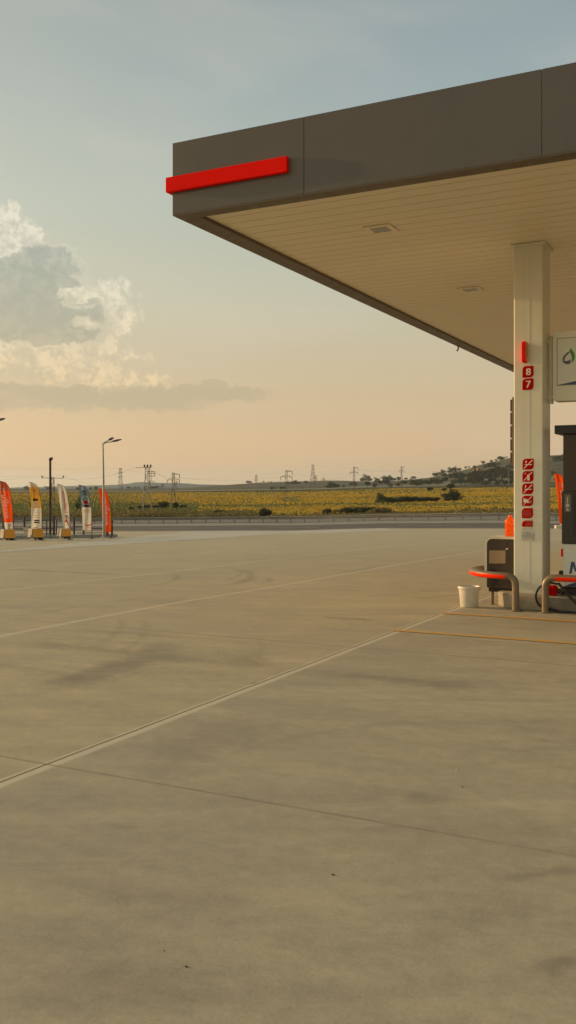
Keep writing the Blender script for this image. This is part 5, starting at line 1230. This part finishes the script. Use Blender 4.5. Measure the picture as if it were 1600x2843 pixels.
# bushes in the field
def bush(label, x0, x1, yb, yt, kind, crown=None, name='bush', depth=None):
    px = (x0+x1)/2; g, D = G(px, yb, 120.); me = crown or big_[kind][int(rng.integers(2))]
    top = {'wide': .60, 'dome': .78, 'round': .88}[kind]
    return plant(name, label, 'bush', g, (x1-x0)/FPX*D/.95, (yb-yt)/FPX*D/top, me, False, 'bushes among the sunflowers', depth=depth)
bush('long low dark bush left of the switch platform pylon', 346, 366, 1279, 1270.5, 'wide')
bush('dark bush at the foot of the switch platform pylon', 360, 382, 1278.5, 1268, 'wide'); bush('dark bush between the two left pylons', 378, 402, 1278, 1269.5, 'wide')
bush('largest dark bush of the left row, domed', 397, 431, 1278, 1260, 'dome'); bush('dark bush around the foot of the dark pylon', 432, 450, 1278, 1262, 'dome'); bush('small low bush at the right end of the left row', 452, 473, 1278, 1269, 'wide')
bush('small pale bush left of the row', 324, 338, 1281, 1275, 'wide', bigp)
bush('dark shrubby bush behind the white feather flag', 190, 222, 1281, 1247, 'dome'); 
for i, (a, b, t_) in enumerate(((944,972,1249.5),(966,1000,1252),(992,1030,1249),(1018,1052,1249),(1044,1082,1251.5),(1072,1112,1252.5))):
    bush(('pale bush at the left end of the long hedge', 'second clump of the long field hedge', 'third clump of the long field hedge, thick and dark', 'middle clump of the long field hedge', 'fifth clump of the long field hedge, low', 'last clump of the hedge, touching the round bush')[i], a, b, 1266.5-i*.8, t_-4., 'wide', bigp if i == 0 else None)
bush('large round grey green bush at the right of the hedge', 1111, 1173, 1261, 1232.5, 'dome', plantmesh('foliage', 'dome', 4000, .022, M['leaf']))
g, D = G(1133, 1236, 150.)
plant('lone_tree', 'dark ragged lone tree above the round bush', 'tree', g, 30/FPX*D, 26/FPX*D, plantmesh('crown', 'round', 1500, .032, M['leaf']), True)
bush('small thin bush just left of the lone tree', 1112, 1124, 1235, 1226, 'wide'); bush('low spiky shrub on its own left of the lone tree', 1073, 1090, 1234, 1224, 'wide')
# roadside bushes and weeds
for lb, a, b, yb, yt, pl in (('dark bush behind the guard rail, near the middle', 644, 682, 1300, 1275, 0), ('low dark bush behind the guard rail left of the middle', 532, 570, 1300, 1280, 0), ('low bush between the two middle roadside bushes', 562, 596, 1300, 1283, 2), ('small spiky roadside bush right of the middle', 812, 835, 1298, 1275, 0), ('brownish bush right of the small spiky roadside bush', 834, 866, 1298, 1279, 2),
                             ('left part of the long dark roadside bush', 862, 910, 1297, 1270, 0), ('middle part of the long dark roadside bush', 888, 950, 1297, 1270, 0), ('right part of the long dark roadside bush, tapering', 930, 990, 1297, 1273, 2), ('dull roadside bush beside the orange flag', 300, 330, 1299, 1285, 2)):
    bush(lb, a, b, yb, yt, 'wide', bigb if pl == 2 else None)
def scatter(r0, r1, f0, f1, n):
    r = rng.uniform(r0, r1, n); u = rng.random(n); d0 = f0(r); return r, d0+(f1(r)-d0)*u
def weeds(name, n, pxa, pxb, D0, D1, h, m, leaf, label):
    t = (rng.uniform(pxa, pxb, n)-CX)/FPX; d = rng.uniform(D0, D1, n); r = t*d; k_ = d > rail(r)+19.5; r, d = r[k_], d[k_]; n = len(r)
    z = zterrain(r, d); cl = .5+.5*np.sin(r*.35+np.sin(d*.4)*2)*np.sin(r*.13+1.); hh = h*(.35+.65*rng.random(n))*(.55+.6*cl)
    X = CS*r-SN*d; Y = SN*r+CS*d; K = 5; c = np.repeat(np.stack([X, Y, z], 1), K, 0)+rng.normal(size=(n*K, 3))*np.array([.22, .22, 0]); c[:, 2] += np.repeat(hh, K)*rng.random(n*K)
    v, q = quads(c, leaf*(.5+.5*rng.random(n*K)), leaf*(1.+1.2*rng.random(n*K)), np.array([[.6, -.75, .25]]), .5)
    o = npobj(name, v, q, m); tag(o, label, 'weeds', kind='stuff'); return o
weeds('roadside_weeds', 15000, -700, 640, 118, 150, 1.0, M['leaf_brown'], .16, 'brown green weeds along the bank behind the guard rail')
weeds('roadside_weeds', 5000, 690, 2300, 100, 134, .7, M['leaf_brown'], .13, 'low dry weeds along the bank on the right')

# ------------------------------------------------------------------ sunflower fields (nobody could count the plants)
def noise2(r, d, s, seed=0.):
    return .5+.25*(np.sin(r*s+seed+1.7*np.sin(d*s*.31+seed))+np.sin(d*s*.43+2.1*np.sin(r*s*.57+seed*2)+seed))
RA = math.atan(-.20); RC, RS_ = math.cos(RA), math.sin(RA)
def fieldplants(n, D0, D1, pa, pb, leafs, lsize, hsize, green_prob):
    d = np.sqrt(rng.uniform(D0**2, D1**2, n)); t = (rng.uniform(pa, pb, n)-CX)/FPX; r = t*d
    # rows
    u = r*RC-d*RS_; rowsp = .85 if D0 < 330 else 1.7
    vv = r*RS_+d*RC; lf = u < .06*d
    u = np.where(lf, np.round(u/rowsp)*rowsp+rng.normal(size=n)*.07, u)
    r = u*RC+vv*RS_; d = -u*RS_+vv*RC
    px = CX+FPX*r/d; z = zterrain(r, d); y = HY-FPX*(z-CAMH)/d
    keep = d > rail(r)+np.where(px < 690, 27., 21.)
    # bands of the real field: a green headland between a near and a main field, a greener left end
    wv = noise2(r*.22, d, .05, .4)*.6+noise2(r, d, .021, 2.1)*.4
    hl = 1272.-(px-690)*.006; head = np.exp(-((y-hl-1.6*np.sin(px*.013))/3.4)**2)
    farg = np.exp(-((y-1234.+(px-725)*.012+1.2*np.sin(px*.01))/3.)**2)*(px > 640)
    mid_ = np.exp(-((y-1252.-1.5*np.sin(px*.008))/2.6)**2)*(px > 690)*.6
    lefts = np.clip((420-px)/160, 0, 1)
    pr = np.clip(1.04-.85*wv, .22, .9)
    pr = pr*(1-.95*head)*(1-.7*farg)*(1-mid_)
    pr = np.where((px < 500) & (y > 1267), .05, pr)
    pr = np.where((px < 640) & (y <= 1267) & (y > 1243), pr*(.75-.45*lefts), pr)
    patch = ((px-735)/30)**2+((y-1257)/7)**2 < 1; pr = np.where(patch, .12, pr)
    pr = np.where((px > 1150) & (y < 1230), .45, pr)
    has = (rng.random(n) < pr) & keep
    r, d, z, px = r[keep], d[keep], z[keep], px[keep]; has = has[keep]; n = len(r)
    X = CS*r-SN*d; Y = SN*r+CS*d; H = np.where(px < 700, .72, 1.02)+.25*rng.random(n); z = z-np.where(px < 700, .7, .95)-(.75 if D0 >= 340 else 0.)
    base = np.stack([X, Y, z], 1)
    c = np.repeat(base, leafs, 0)+rng.normal(size=(n*leafs, 3))*np.array([.20, .20, 0])*(lsize/.25)**.5; c[:, 2] += np.repeat(H, leafs)*(.15+.75*rng.random(n*leafs))
    v1, q1 = quads(c, lsize*(.7+.6*rng.random(n*leafs)), lsize*(.7+.6*rng.random(n*leafs)), np.array([[0, 0, 1.]]), .8)
    hb = base[has]+np.stack([rng.normal(size=has.sum())*.08, rng.normal(size=has.sum())*.08, H[has]*(.92+.14*rng.random(has.sum()))], 1)
    m_ = len(hb); nr = np.array([[.25, -.75, .55]])+rng.normal(size=(m_, 3))*.38
    v2, q2 = quads(hb, hsize*(.75+.5*rng.random(m_)), hsize*(.75+.5*rng.random(m_)), nr, .01)
    v = np.concatenate([v1, v2]); q = np.concatenate([q1, q2+len(v1)]); mi = np.concatenate([np.zeros(len(q1), int), np.ones(len(q2), int)])
    return v, q, mi
parts = [fieldplants(62000, 105, 215, -420, 1950, 4, .17, .105, 0), fieldplants(80000, 215, 340, -300, 1800, 3, .24, .135, 0), fieldplants(80000, 340, 640, -300, 1800, 2, .45, .21, 0)]
o_ = 0; V = []; Q = []; MI = []
for v, q, mi in parts: V.append(v); Q.append(q+o_); MI.append(mi); o_ += len(v)
tag(npobj('sunflower_field', np.concatenate(V), np.concatenate(Q), [M['sun_leaf'], M['sun_head']], np.concatenate(MI)), 'wide field of yellow sunflowers in rows beyond the highway', 'sunflowers', kind='stuff')

# ------------------------------------------------------------------ farm buildings on the hill
M['hwall'] = mat('ochre wall', (.36,.20,.10), .9); M['hroof'] = mat('orange tiles', (.40,.13,.05), .85)
for px, py, w_, h, lb in ((1207, 1181.5, 14, 4.2, 'orange roofed farmhouse among trees high on the hill'), (1196, 1184, 9, 3.2, 'small orange outbuilding just left of the farmhouse'), (1140, 1190, 7, 2.6, 'small tan hut on the hill left of the farmhouse'), (1232, 1183, 9, 2.4, 'pale shed just right of the farmhouse')):
    g, D = G(px, py, 300.); s = D/FPX; r = thing('farmhouse' if w_ > 10 else 'shed', lb, 'house', g, YAW+.2); W2, HH = w_*s/2, h*s
    pl = lb.startswith('pale')
    MB().box(-W2, W2, -W2*.5, W2*.5, -1., HH*.55).build('wall', M['bucket'] if pl else M['hwall'], r)
    MB().prism([(-W2*.58, HH*.551), (W2*.58, HH*.551), (0, HH)], -W2*1.06, W2*1.06, plane='yz').build('roof', M['steel'] if pl else M['hroof'], r)
    for q in (-.5, .1, .6): MB().box(W2*q-.4, W2*q+.4, -W2*.5-.05, -W2*.5-.003, HH*.15, HH*.4).build('window', M['black'], r)
mg, mD = G(1104.5, 1199, 300.); ms = thing('hill_mast', 'small stubby mast on the crest left of the hill trees', 'mast', mg)
MB().tube([(0,0,-1),(0,0,9*mD/FPX)], [.9,.5], 8).build('mast', M['pylon_pale'], ms); MB().box(-1.1,1.1,-1.1,1.1,9*mD/FPX,11*mD/FPX).build('head', M['pylon_pale'], ms, bevel=.2)

# ------------------------------------------------------------------ evening haze
hz = bpy.data.materials.new('haze'); hz.use_nodes = True; nt = hz.node_tree; nt.nodes.clear()
vol = nt.nodes.new('ShaderNodeVolumePrincipled'); vol.inputs['Color'].default_value = (.74,.84,.90,1); vol.inputs['Density'].default_value = HAZE; vol.inputs['Anisotropy'].default_value = .3
out = nt.nodes.new('ShaderNodeOutputMaterial'); nt.links.new(vol.outputs[0], out.inputs['Volume'])
if HAZE > 0:
    tag(MB().box(-9300, 9300, -9300, 9300, -12., 150.).build('haze', hz), 'thin warm evening haze over the fields and hills', 'haze', kind='stuff')
bpy.context.view_layer.update()
